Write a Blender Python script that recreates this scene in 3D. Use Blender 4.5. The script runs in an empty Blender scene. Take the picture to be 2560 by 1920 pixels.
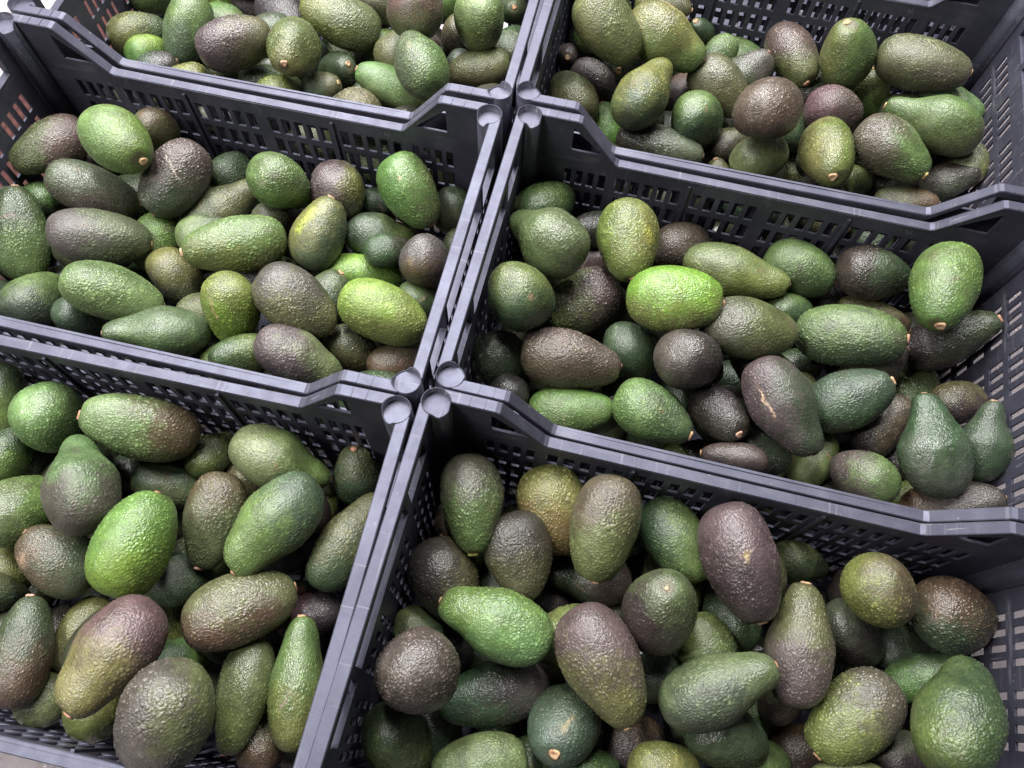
import bpy, bmesh, math, random, zlib
import numpy as np
from mathutils import Vector, Matrix, Quaternion, noise, kdtree

sc = bpy.context.scene
col = sc.collection

# ---------------------------------------------------------------- camera
cam_d = bpy.data.cameras.new("camera")
cam = bpy.data.objects.new("camera", cam_d)
col.objects.link(cam)
cam.location = (0.125748, -0.260014, 0.918843)
cam.rotation_mode = 'QUATERNION'
cam.rotation_quaternion = (0.97163, 0.208907, 0.011713, 0.110252)
cam_d.sensor_width = 36.0
cam_d.lens = 27.06
cam_d.clip_start = 0.02
cam_d.clip_end = 60.0
sc.camera = cam

# ---------------------------------------------------------------- world, lamps, exposure
w = bpy.data.worlds.new("World")
sc.world = w
w.use_nodes = True
bg = w.node_tree.nodes["Background"]
bg.inputs[0].default_value = (0.62, 0.62, 0.78, 1)
bg.inputs[1].default_value = 0.075

def area(name, loc, target, sx, sy, power, color):
    d = bpy.data.lights.new(name, 'AREA')
    d.shape = 'RECTANGLE'
    d.size, d.size_y = sx, sy
    d.energy = power
    d.color = color
    o = bpy.data.objects.new(name, d)
    col.objects.link(o)
    o.location = loc
    o.rotation_euler = (Vector(target) - Vector(loc)).to_track_quat('-Z', 'Y').to_euler()
    return o

area("ceiling_panel", (-1.0, 1.6, 2.15), (-0.85, 1.1, 0.2), 2.8, 2.7, 124, (0.97, 0.96, 1.0))
for x, y in ((-1.15, 0.35), (-0.40, 0.85), (0.30, 1.45), (-0.9, 2.0)):
    area("tube_lamp", (x, y, 2.10), (x + 0.05, y - 0.1, 0.0), 0.10, 1.25, 46, (1.0, 0.98, 0.96))
area("tube_lamp", (-1.15, -0.75, 1.75), (-0.25, -0.1, 0.2), 0.12, 1.2, 30, (1.0, 0.98, 0.96))
sc.view_settings.view_transform = 'Standard'
sc.view_settings.look = 'None'
sc.view_settings.exposure = 0.0
sc.view_settings.gamma = 1.0

# ---------------------------------------------------------------- node helpers
def new_mat(name):
    m = bpy.data.materials.new(name)
    m.use_nodes = True
    nt = m.node_tree
    return m, nt, nt.nodes["Principled BSDF"]

class N:
    def __init__(s, nt): s.nt = nt
    def node(s, t, **kw):
        n = s.nt.nodes.new(t)
        for k, v in kw.items(): setattr(n, k, v)
        return n
    def link(s, a, b): s.nt.links.new(a, b)
    def put(s, v, sock):
        if isinstance(v, (int, float)): sock.default_value = v
        elif isinstance(v, (tuple, list)): sock.default_value = v
        else: s.link(v, sock)
    def math(s, op, a, b=0.0, c=None, clamp=False):
        n = s.node("ShaderNodeMath", operation=op, use_clamp=clamp)
        s.put(a, n.inputs[0]); s.put(b, n.inputs[1])
        if c is not None: s.put(c, n.inputs[2])
        return n.outputs[0]
    def vmath(s, op, a, b=None):
        n = s.node("ShaderNodeVectorMath", operation=op)
        s.put(a, n.inputs[0])
        if b is not None: s.put(b, n.inputs[1])
        return n.outputs["Value"] if op in ('DOT_PRODUCT', 'LENGTH') else n.outputs[0]
    def ramp(s, v, lo, hi, a=0.0, b=1.0):
        n = s.node("ShaderNodeMapRange", interpolation_type='SMOOTHSTEP')
        s.put(v, n.inputs[0]); n.inputs[1].default_value = lo; n.inputs[2].default_value = hi
        n.inputs[3].default_value = a; n.inputs[4].default_value = b
        return n.outputs[0]
    def mix(s, f, a, b, mode='MIX'):
        n = s.node("ShaderNodeMix", data_type='RGBA', blend_type=mode)
        s.put(f, n.inputs[0]); s.put(a, n.inputs[6]); s.put(b, n.inputs[7])
        return n.outputs[2]
    def noise(s, vec, scale, detail=3.0, rough=0.55):
        n = s.node("ShaderNodeTexNoise")
        s.put(vec, n.inputs["Vector"]); n.inputs["Scale"].default_value = scale
        n.inputs["Detail"].default_value = detail; n.inputs["Roughness"].default_value = rough
        return n.outputs["Fac"]
    def attr(s, name, kind='OBJECT', out='Vector'):
        n = s.node("ShaderNodeAttribute", attribute_type=kind, attribute_name=name)
        return n.outputs[out]

# ---------------------------------------------------------------- materials
def avocado_material():
    m, nt, p = new_mat("avocado_skin")
    n = N(nt)
    pos = n.node("ShaderNodeTexCoord").outputs["Object"]
    rnd = n.node("ShaderNodeObjectInfo").outputs["Random"]
    off = n.node("ShaderNodeCombineXYZ")
    n.link(n.math('MULTIPLY', rnd, 71.0), off.inputs[0]); n.link(n.math('MULTIPLY', rnd, 37.0), off.inputs[1])
    q = n.vmath('ADD', pos, off.outputs[0])
    A = n.attr("col_a", out='Color'); B = n.attr("col_b", out='Color')
    peb = n.attr("pebble", 'GEOMETRY', 'Fac')
    m1 = n.noise(q, 2.3, 4.0, 0.6)
    t = n.math('ADD', n.math('MULTIPLY', n.vmath('DOT_PRODUCT', pos, n.attr("blush")), 1.5),
               n.math('MULTIPLY', n.math('SUBTRACT', m1, 0.5), 2.1))
    t = n.math('ADD', t, n.math('MULTIPLY', n.math('SUBTRACT', peb, 0.45), -0.35))
    t = n.math('ADD', t, n.math('MULTIPLY', n.math('SUBTRACT', n.noise(q, 11.0, 4.0, 0.65), 0.5), 1.3))
    mask = n.ramp(t, -0.35, 0.85, 0.0, 0.9)
    base = n.mix(mask, A, B)
    # cloudy lightness, brownish bruises
    m2 = n.noise(q, 4.5, 5.0, 0.62)
    base = n.mix(1.0, base, n.ramp(m2, 0.25, 0.78, 0.72, 1.28), 'MULTIPLY')
    m3 = n.noise(n.vmath('ADD', q, (9.1, 3.3, 5.2)), 1.9, 5.0, 0.6)
    base = n.mix(n.ramp(m3, 0.57, 0.80, 0.0, 0.6), base, (0.085, 0.062, 0.045, 1))
    # pebbles: paler tops, darker grooves
    base = n.mix(1.0, base, n.ramp(peb, 0.05, 0.95, 0.66, 1.10), 'MULTIPLY')
    base = n.mix(n.math('MULTIPLY', n.ramp(peb, 0.55, 1.0), 0.3), base, n.mix(1.0, base, (1.25, 1.24, 1.2, 1), 'MULTIPLY'))
    fine = n.noise(q, 38.0, 2.0, 0.5)
    base = n.mix(1.0, base, n.ramp(fine, 0.3, 0.7, 0.84, 1.15), 'MULTIPLY')
    vor = n.node("ShaderNodeTexVoronoi"); n.link(q, vor.inputs["Vector"]); vor.inputs["Scale"].default_value = 24.0
    base = n.mix(n.ramp(vor.outputs["Distance"], 0.06, 0.16, 0.08, 0.0), base, (0.28, 0.29, 0.15, 1))
    # dark pin spots
    vor2 = n.node("ShaderNodeTexVoronoi"); n.link(n.vmath('ADD', q, (3.7, 1.2, 8.8)), vor2.inputs["Vector"]); vor2.inputs["Scale"].default_value = 7.0
    base = n.mix(n.ramp(vor2.outputs["Distance"], 0.05, 0.12, 0.55, 0.0), base, (0.035, 0.03, 0.022, 1))
    # corky ring round the stem
    ds = n.vmath('LENGTH', n.vmath('SUBTRACT', pos, (0.0, 0.0, 0.74)))
    ds = n.math('ADD', ds, n.math('MULTIPLY', n.math('SUBTRACT', n.noise(q, 14.0, 3.0), 0.5), 0.10))
    base = n.mix(n.ramp(ds, 0.07, 0.15, 0.65, 0.0), base, (0.075, 0.058, 0.034, 1))
    # tan scar: a healed scratch that belongs to one particular fruit
    X = n.math('SUBTRACT', n.vmath('DOT_PRODUCT', pos, n.attr("scar_u")), n.attr("scar_x", out='Fac'))
    Y = n.math('SUBTRACT', n.vmath('DOT_PRODUCT', pos, n.attr("scar_v")), n.attr("scar_y", out='Fac'))
    ux = n.attr("scar_cos", out='Fac'); uy = n.attr("scar_sin", out='Fac')
    al = n.math('ADD', n.math('MULTIPLY', X, ux), n.math('MULTIPLY', Y, uy))
    ac = n.math('SUBTRACT', n.math('MULTIPLY', Y, ux), n.math('MULTIPLY', X, uy))
    wob = n.math('MULTIPLY', n.math('SUBTRACT', n.noise(q, 7.0, 4.0), 0.5), 0.16)
    ac = n.math('ABSOLUTE', n.math('ADD', ac, wob))
    ln = n.attr("scar_len", out='Fac')
    d1 = n.math('SUBTRACT', n.math('ABSOLUTE', al), ln)
    sm = n.math('MULTIPLY', n.ramp(n.math('DIVIDE', n.math('SUBTRACT', ac, n.attr("scar_wid", out='Fac')), n.math('MAXIMUM', n.attr("scar_soft", out='Fac'), 0.001)), -1.0, 1.0, 1.0, 0.0),
                n.ramp(d1, -0.10, 0.03, 1.0, 0.0))
    sm = n.math('MULTIPLY', sm, n.math('GREATER_THAN', ln, 0.001))
    sm = n.math('MULTIPLY', sm, n.math('GREATER_THAN', n.vmath('DOT_PRODUCT', pos, n.attr("scar_n")), 0.0))
    sm = n.math('MULTIPLY', sm, n.ramp(n.noise(q, 16.0, 3.0), 0.30, 0.56))
    base = n.mix(n.math('MULTIPLY', sm, 0.9), base, n.attr("scar_col", out='Color'))
    n.link(base, p.inputs["Base Color"])
    rough = n.math('ADD', n.ramp(n.noise(q, 3.0, 4.0), 0.3, 0.72, 0.20, 0.38), n.attr("dull", out='Fac'))
    n.link(rough, p.inputs["Roughness"])
    p.inputs["Specular IOR Level"].default_value = 0.55
    bp = n.node("ShaderNodeBump"); bp.inputs["Strength"].default_value = 0.22; bp.inputs["Distance"].default_value = 0.012
    n.link(n.math('ADD', n.noise(q, 42.0, 3.0), n.math('MULTIPLY', n.noise(q, 19.0, 2.0), 0.8)), bp.inputs["Height"])
    n.link(bp.outputs[0], p.inputs["Normal"])
    return m

def stem_material():
    m, nt, p = new_mat("stem_wood")
    n = N(nt)
    pos = n.node("ShaderNodeTexCoord").outputs["Object"]
    c = n.mix(n.ramp(n.noise(pos, 160.0, 3.0), 0.35, 0.7), n.attr("col_a", out='Color'), (0.20, 0.10, 0.05, 1))
    n.link(c, p.inputs["Base Color"])
    p.inputs["Roughness"].default_value = 0.75
    return m

def plastic_material():
    m, nt, p = new_mat("black_plastic")
    n = N(nt)
    pos = n.node("ShaderNodeTexCoord").outputs["Object"]
    rnd = n.node("ShaderNodeObjectInfo").outputs["Random"]
    q = n.vmath('ADD', pos, n.node("ShaderNodeCombineXYZ").outputs[0])
    dust = n.ramp(n.noise(q, 14.0, 6.0, 0.65), 0.42, 0.75)
    st = n.node("ShaderNodeMapping"); n.link(pos, st.inputs[0]); st.inputs["Scale"].default_value = (9.0, 9.0, 240.0)
    streak = n.ramp(n.noise(st.outputs[0], 2.0, 4.0), 0.56, 0.72)
    c = n.mix(dust, (0.034, 0.034, 0.048, 1), (0.068, 0.068, 0.090, 1))
    c = n.mix(n.math('MULTIPLY', streak, 0.4), c, (0.10, 0.095, 0.10, 1))
    for sx, sy in ((260.0, 6.0), (6.0, 260.0)):
        m2 = n.node("ShaderNodeMapping"); n.link(pos, m2.inputs[0]); m2.inputs["Scale"].default_value = (sx, sy, 40.0)
        m2.inputs["Rotation"].default_value = (0.0, 0.0, 0.12)
        sc_ = n.math('MULTIPLY', n.ramp(n.noise(m2.outputs[0], 1.0, 3.0), 0.62, 0.72), n.ramp(n.noise(pos, 9.0, 3.0), 0.40, 0.62))
        c = n.mix(n.math('MULTIPLY', sc_, 0.75), c, (0.16, 0.155, 0.17, 1))
    spk = n.node("ShaderNodeTexVoronoi"); n.link(pos, spk.inputs["Vector"]); spk.inputs["Scale"].default_value = 60.0
    c = n.mix(n.ramp(spk.outputs["Distance"], 0.03, 0.09, 0.35, 0.0), c, (0.30, 0.28, 0.27, 1))
    n.link(c, p.inputs["Base Color"])
    n.link(n.ramp(n.math('ADD', n.math('MULTIPLY', n.noise(q, 9.0, 6.0, 0.7), 0.5), n.math('MULTIPLY', n.noise(q, 55.0, 4.0, 0.6), 0.5)), 0.3, 0.75, 0.42, 0.64), p.inputs["Roughness"])
    p.inputs["Specular IOR Level"].default_value = 0.72
    p.inputs["Specular Tint"].default_value = (0.74, 0.77, 1.0, 1)
    bp = n.node("ShaderNodeBump"); bp.inputs["Strength"].default_value = 0.12; bp.inputs["Distance"].default_value = 0.001
    n.link(n.noise(pos, 900.0, 2.0), bp.inputs["Height"]); n.link(bp.outputs[0], p.inputs["Normal"])
    return m

def floor_material():
    m, nt, p = new_mat("concrete")
    n = N(nt)
    pos = n.node("ShaderNodeTexCoord").outputs["Object"]
    c = n.mix(n.ramp(n.noise(pos, 6.0, 6.0, 0.65), 0.3, 0.7), (0.27, 0.235, 0.245, 1), (0.38, 0.335, 0.35, 1))
    c = n.mix(n.ramp(n.noise(pos, 220.0, 3.0), 0.58, 0.74, 0.0, 0.6), c, (0.16, 0.13, 0.13, 1))
    v = n.node("ShaderNodeTexVoronoi"); n.link(pos, v.inputs["Vector"]); v.inputs["Scale"].default_value = 90.0
    c = n.mix(n.ramp(v.outputs["Distance"], 0.05, 0.16, 0.7, 0.0), c, (0.72, 0.68, 0.68, 1))
    n.link(c, p.inputs["Base Color"])
    p.inputs["Roughness"].default_value = 0.7
    bp = n.node("ShaderNodeBump"); bp.inputs["Strength"].default_value = 0.4; bp.inputs["Distance"].default_value = 0.002
    n.link(n.noise(pos, 180.0, 4.0), bp.inputs["Height"]); n.link(bp.outputs[0], p.inputs["Normal"])
    return m

def board_material():
    m, nt, p = new_mat("red_brown_wood")
    n = N(nt)
    pos = n.node("ShaderNodeTexCoord").outputs["Object"]
    mp = n.node("ShaderNodeMapping"); n.link(pos, mp.inputs[0]); mp.inputs["Scale"].default_value = (30.0, 3.0, 30.0)
    c = n.mix(n.ramp(n.noise(mp.outputs[0], 3.0, 5.0), 0.3, 0.72), (0.022, 0.007, 0.006, 1), (0.060, 0.020, 0.016, 1))
    n.link(c, p.inputs["Base Color"]); p.inputs["Roughness"].default_value = 0.8
    p.inputs["Specular IOR Level"].default_value = 0.2
    return m

M_SKIN = avocado_material(); M_STEM = stem_material(); M_PLASTIC = plastic_material()
M_FLOOR = floor_material(); M_BOARD = board_material()

def mesh_obj(name, bm, mat, parent=None, smooth=False):
    me = bpy.data.meshes.new(name)
    bm.to_mesh(me); bm.free()
    me.materials.append(mat)
    if smooth:
        me.polygons.foreach_set("use_smooth", [True] * len(me.polygons))
    o = bpy.data.objects.new(name, me)
    col.objects.link(o)
    if parent: o.parent = parent
    return o

MM = 0.001
def box(bm, x0, x1, y0, y1, z0, z1):
    vs = [bm.verts.new((x * MM, y * MM, z * MM)) for z in (z0, z1) for y in (y0, y1) for x in (x0, x1)]
    for f in ((0, 2, 3, 1), (4, 5, 7, 6), (0, 1, 5, 4), (2, 6, 7, 3), (0, 4, 6, 2), (1, 3, 7, 5)):
        bm.faces.new([vs[i] for i in f])

# ---------------------------------------------------------------- setting
bm = bmesh.new()
vs = [bm.verts.new(c) for c in ((-6, -6, 0), (6, -6, 0), (6, 6, 0), (-6, 6, 0))]
bm.faces.new(vs)
floor = mesh_obj("floor", bm, M_FLOOR)
floor["kind"] = "structure"

# ---------------------------------------------------------------- crates (millimetres, rim of the raised corners at z = 0)
CW, CD, CH = 600.0, 354.0, 264.0
SA, SB, DIP = 71.5, 119.0, 57.5

def plate(bm, u0, u1, z0, z1, holes, n0, n1, axis):
    """Flat plate with rectangular through holes; u runs along the wall, n is its depth range."""
    us = sorted({u0, u1} | {h[i] for h in holes for i in (0, 1)})
    zs = sorted({z0, z1} | {h[i] for h in holes for i in (2, 3)})
    us = [u for u in us if u0 <= u <= u1]; zs = [z for z in zs if z0 <= z <= z1]
    nu, nz = len(us) - 1, len(zs) - 1
    solid = np.ones((nu, nz), bool)
    for h in holes:
        for i in range(nu):
            if us[i] >= h[0] - 1e-6 and us[i + 1] <= h[1] + 1e-6:
                for j in range(nz):
                    if zs[j] >= h[2] - 1e-6 and zs[j + 1] <= h[3] + 1e-6: solid[i, j] = False
    cache = {}
    def v(i, j, k):
        key = (i, j, k)
        if key not in cache:
            n = (n0, n1)[k]
            co = (us[i], n, zs[j]) if axis == 'x' else (n, us[i], zs[j])
            cache[key] = bm.verts.new([c * MM for c in co])
        return cache[key]
    def quad(*a): bm.faces.new([v(*t) for t in a])
    for i in range(nu):
        for j in range(nz):
            if not solid[i, j]: continue
            quad((i, j, 0), (i + 1, j, 0), (i + 1, j + 1, 0), (i, j + 1, 0))
            quad((i, j, 1), (i, j + 1, 1), (i + 1, j + 1, 1), (i + 1, j, 1))
            if i == 0 or not solid[i - 1, j]: quad((i, j, 0), (i, j + 1, 0), (i, j + 1, 1), (i, j, 1))
            if i == nu - 1 or not solid[i + 1, j]: quad((i + 1, j, 0), (i + 1, j, 1), (i + 1, j + 1, 1), (i + 1, j + 1, 0))
            if j == 0 or not solid[i, j - 1]: quad((i, j, 0), (i, j, 1), (i + 1, j, 1), (i + 1, j, 0))
            if j == nz - 1 or not solid[i, j + 1]: quad((i, j + 1, 0), (i + 1, j + 1, 0), (i + 1, j + 1, 1), (i, j + 1, 1))

def sheet(bm, polys, n0, n1):
    """Polygon outlines in (x, z) extruded between depths n0 and n1 (already split into simple pieces)."""
    for pl in polys:
        a = [bm.verts.new((x * MM, n0 * MM, z * MM)) for x, z in pl]
        b = [bm.verts.new((x * MM, n1 * MM, z * MM)) for x, z in pl]
        bm.faces.new(a); bm.faces.new(b[::-1])
        for i in range(len(pl)):
            j = (i + 1) % len(pl)
            bm.faces.new((a[i], b[i], b[j], a[j]))

def long_slots():
    out = []
    xs = [60 + 13.9 * i for i in range(4)]
    half = [(x, x + 8.4) for x in xs] + [(123.6 + 16.6 * i, 134.2 + 16.6 * i) for i in range(5)] + [(214.5 + 16.6 * i, 225.1 + 16.6 * i) for i in range(5)]
    full = half + [(600 - b, 600 - a) for a, b in half]
    for r in range(5):
        zt = -79 - 36 * r
        for a, b in full: out.append((a, b, zt - 26, zt))
    return out

def short_slots():
    out = []
    g = [34 + 14.6 * i for i in range(20)]
    for r in range(5):
        zt = -76 - 36 * r
        for k, a in enumerate(g):
            if k % 5 == 4: continue
            out.append((a, a + 7.4, zt - 26, zt))
    for a, b in ((46, 98), (108, 246), (256, 308)): out.append((a, b, -50, -17))
    return out

def long_wall_mesh(y0, y1):
    bm = bmesh.new()
    plate(bm, 28, 572, -CH + 1, -68, long_slots(), y0, y1, 'x')
    polys = []
    polys.append([(28, -68), (572, -68), (572, -57.5), (28, -57.5)])
    for pl in ([(481, -57.5), (572, -57.5), (572, -46), (490.5, -46)],
               [(535, -46), (572, -46), (572, -1), (535, -1)],
               [(490.5, -46), (497, -46), (535, -11), (535, -1), (527.7, -1)]):
        polys.append(pl)
        polys.append([(600 - x, z) for x, z in pl][::-1])
    sheet(bm, polys, y0, y1)
    # stiffening ribs between slot groups
    ys, ye = (y1 + 0.0, y1 + 2.5) if y0 < CD / 2 else (y0 - 2.5, y0 - 0.0)
    for x in (207.5, 392.5):
        box(bm, x - 1.6, x + 1.6, ys - 0.4, ye, -CH + 1, -66)
    # outer stiffener below the rim
    yo = (3.0, y0 + 0.4) if y0 < CD / 2 else (y1 - 0.4, CD - 3.0)
    for x in (SB + 6, 210, 300, 390, 600 - SB - 6):
        box(bm, x - 1.2, x + 1.2, yo[0], yo[1], -74, -60.6)
    bmesh.ops.recalc_face_normals(bm, faces=bm.faces)
    return bm

def short_wall_mesh(x0, x1):
    bm = bmesh.new()
    plate(bm, 28, CD - 28, -CH + 1, -1, short_slots(), x0, x1, 'y')
    xa, xb = (1.2, x0 + 0.3) if x0 < CW / 2 else (x1 - 0.3, CW - 1.2)
    for a, b in ((46, 98), (108, 246), (256, 308)):
        box(bm, xa, xb, a - 3, b + 3, -53, -50.4)
        for yy in (a - 3, b + 1): box(bm, xa, xb, yy, yy + 2, -50.2, -12)
    bmesh.ops.recalc_face_normals(bm, faces=bm.faces)
    return bm

def sweep(bm, path, profile, inward, widths=None):
    """path: points (x, y, z); profile: (n, dz) measured inward and up from the path; widths limits n at each point."""
    rings = []
    for i, (x, y, z) in enumerate(path):
        wd = widths[i] if widths else 99.0
        rings.append([bm.verts.new(((x + inward[0] * min(n, wd)) * MM, (y + inward[1] * min(n, wd)) * MM, (z + dz) * MM)) for n, dz in profile])
    k = len(profile)
    for a, b in zip(rings, rings[1:]):
        for i in range(k):
            j = (i + 1) % k
            bm.faces.new((a[i], a[j], b[j], b[i]))
    bm.faces.new(rings[0]); bm.faces.new(rings[-1][::-1])

# the lip hugs the round socket of the corner post
END = [(t, 14 - math.sqrt(14.6 ** 2 - (t - 14) ** 2) + 0.9) for t in (19, 22, 24.5, 26.5, 28.0)] + [(28.5, 99.0)]

def rim_mesh():
    bm = bmesh.new()
    prof = [(0.0, -9.5), (0.0, -1.0), (0.9, 0.0), (10.9, 0.0), (11.8, -0.9), (11.8, -3.2), (2.4, -3.2), (2.4, -9.5)]
    r = random.Random(3)
    def long_path(y):
        def P(x, z): return (x, y, z)
        pts = [P(t, 0) for t, _ in END] + [P(SA - 3, 0), P(SA + 1.5, -1.2), P(SB - 2, -DIP + 2.2), P(SB + 2.5, -DIP)]
        pts += [P(SB + (600 - 2 * SB) * t, -DIP - 1.2 * math.sin(math.pi * t)) for t in (.15, .3, .45, .6, .75, .9)]
        pts += [P(600 - SB - 2.5, -DIP), P(600 - SB + 2, -DIP + 2.2), P(600 - SA - 1.5, -1.2), P(600 - SA + 3, 0)] + [P(600 - t, 0) for t, _ in END[::-1]]
        wd = [v for _, v in END]
        return pts, wd + [99.0] * (len(pts) - 2 * len(END)) + wd[::-1]
    lp, lw = long_path(0.0)
    sweep(bm, lp, prof, (0, 1), lw)
    lp, lw = long_path(CD)
    sweep(bm, lp, prof, (0, -1), lw)
    ys = [t for t, _ in END] + [CD / 2] + [CD - t for t, _ in END[::-1]]
    sw = [v for _, v in END] + [99.0] + [v for _, v in END[::-1]]
    sweep(bm, [(0, y, 0) for y in ys], prof, (1, 0), sw)
    sweep(bm, [(CW, y, 0) for y in ys], prof, (-1, 0), sw)
    # moulded cross lines on the raised corners
    for x in (44, 58):
        for xx in (x, CW - x):
            for ya, yb in ((1.0, 10.6), (CD - 10.6, CD - 1.0)):
                box(bm, xx - 0.5, xx + 0.5, ya, yb, -0.4, 0.55)
    bmesh.ops.recalc_face_normals(bm, faces=bm.faces)
    return bm

def post_mesh(cx, cy, sx, sy):
    """Round corner post with an open stacking socket on top; (sx, sy) points to the outside corner."""
    bm = bmesh.new()
    n = 40
    Ro, Ri = 14.0, 12.8
    out = math.atan2(sy, sx)
    def ring(R, zf):
        res = []
        for i in range(n):
            a = 2 * math.pi * i / n
            res.append(bm.verts.new(((cx + R * math.cos(a)) * MM, (cy + R * math.sin(a)) * MM, zf(a) * MM)))
        return res
    def top(a):
        d = abs((a - out + math.pi) % (2 * math.pi) - math.pi)
        t = min(1, max(0, (math.radians(148) - d) / math.radians(8)))
        return -7.2 + (7.2 + 0.05) * t
    o_b = ring(Ro, lambda a: -CH + 1); o_t = ring(Ro, lambda a: top(a) - 0.7); o_c = ring(Ro - 0.7, top)
    i_c = ring(Ri + 0.5, top); i_t = ring(Ri, lambda a: top(a) - 0.5); i_b = ring(Ri, lambda a: -8.5)
    rings = [o_b, o_t, o_c, i_c, i_t, i_b]
    for a, b in zip(rings, rings[1:]):
        for i in range(n):
            j = (i + 1) % n
            bm.faces.new((a[i], a[j], b[j], b[i]))
    bm.faces.new(i_b); bm.faces.new(o_b[::-1])
    bmesh.ops.recalc_face_normals(bm, faces=bm.faces)
    return bm

def base_mesh():
    bm = bmesh.new()
    holes = [(60 + 52 * i, 64 + 52 * i, 30 + 74 * j, 80 + 74 * j) for i in range(10) for j in range(4)]
    # reuse the plate in the (x, y) plane: build upright, then lay down
    plate(bm, 11, 589, 11, CD - 11, holes, 0, 3, 'x')
    for v in bm.verts:
        x, n, z = v.co
        v.co = (x, z, -CH * MM + n)
    for y in (60, 177, 294): box(bm, 14, 586, y - 1.5, y + 1.5, -CH - 4, -CH - 0.2)
    bmesh.ops.recalc_face_normals(bm, faces=bm.faces)
    return bm

def make_crate():
    root = bpy.data.objects.new("plastic_crate", None)
    root.empty_display_size = 0.1
    col.objects.link(root)
    for ya, yb in ((8.6, 11.2), (CD - 11.2, CD - 8.6)): mesh_obj("long_wall", long_wall_mesh(ya, yb), M_PLASTIC, root)
    for xa, xb in ((8.6, 11.2), (CW - 11.2, CW - 8.6)): mesh_obj("short_wall", short_wall_mesh(xa, xb), M_PLASTIC, root)
    mesh_obj("rim", rim_mesh(), M_PLASTIC, root)
    for cx, cy, sx, sy in ((14, 14, -1, -1), (586, 14, 1, -1), (14, CD - 14, -1, 1), (586, CD - 14, 1, 1)):
        o = mesh_obj("corner_post", post_mesh(cx, cy, sx, sy), M_PLASTIC, root)
        for p in o.data.polygons:
            p.use_smooth = len(p.vertices) == 4
    mesh_obj("base", base_mesh(), M_PLASTIC, root)
    return root

ZTOP = 0.272
CRATES = [
 ('ML', 'black plastic crate of avocados, middle row on the left', -0.30339, 0.17036, 0.00401, -0.00345, 0.00376, 0.00527),
 ('TL', 'black plastic crate of avocados at the back left', -0.30152, 0.53370, 0.0, 0.00538, 0.00098, 0.00036),
 ('TR', 'black plastic crate of avocados at the back right', 0.30401, 0.5402, 0.0008, -0.00852, 0.00707, -0.00576),
 ('MR', 'black plastic crate of avocados, middle row on the right', 0.30701, 0.18334, -0.00384, -0.01628, 0.00445, 0.00467),
 ('BL', 'black plastic crate of avocados at the front left, floor showing before it', -0.30352, -0.18876, 0.00073, 0.01091, 0.00624, 0.0),
 ('BR', 'black plastic crate of avocados at the front right', 0.29741, -0.17439, -0.0017, -0.0137, -0.01335, -0.00066),
 ('FR', 'black plastic crate of avocados seen through the slots behind the back right crate', 0.306, 0.9000, 0.0, -0.006, 0.0, 0.0),
]
crate0 = make_crate()
for i, (key, lab, x, y, z, th, ta, tb) in enumerate(CRATES):
    if i == 0: r = crate0
    else:
        r = crate0.copy(); col.objects.link(r)
        for ch in list(crate0.children):
            c = ch.copy(); col.objects.link(c); c.parent = r
    M = Matrix.Translation((x, y, z + ZTOP)) @ Matrix.Rotation(th, 4, 'Z') @ Matrix(((1, 0, 0, 0), (0, 1, 0, 0), (ta, tb, 1, 0), (0, 0, 0, 1))) @ Matrix.Translation((-CW / 2 * MM, -CD / 2 * MM, 0))
    loc, rot, scl = M.decompose()
    r.location = loc; r.rotation_euler = rot.to_euler()
    r["label"] = lab; r["category"] = "crate"; r["group"] = "black crates packed side by side"

# reddish boards that show through the slots of the left-hand crates
bm = bmesh.new()
box(bm, 0, 170, 0, 1250, 2, 22)
bmesh.ops.bevel(bm, geom=bm.edges[:], offset=0.002, segments=1, affect='EDGES')
bd = mesh_obj("wooden_board", bm, M_BOARD)
bd.location = (-0.80, -0.15, 0)
bd["label"] = "reddish brown board on the floor, showing through the left crates' slots"
bd["category"] = "board"

# ---------------------------------------------------------------- avocado shapes
def ico(sub):
    bm = bmesh.new()
    bmesh.ops.create_icosphere(bm, subdivisions=sub, radius=1.0)
    me = bpy.data.meshes.new("ico"); bm.to_mesh(me); bm.free()
    return me
ICO = ico(7)
NV = len(ICO.vertices)
DIRS = np.empty(NV * 3); ICO.vertices.foreach_get("co", DIRS); DIRS = DIRS.reshape(-1, 3)

def vnoise(P, f, seed):
    o = Vector((seed * 13.7, seed * 7.1, seed * 3.3))
    return np.array([noise.noise(Vector(p) * f + o) for p in P])

LOW = ico(4)
LOWD = np.empty(len(LOW.vertices) * 3); LOW.vertices.foreach_get("co", LOWD); LOWD = LOWD.reshape(-1, 3)

def smooth(e0, e1, x):
    t = np.clip((x - e0) / (e1 - e0), 0, 1)
    return t * t * (3 - 2 * t)

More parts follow.
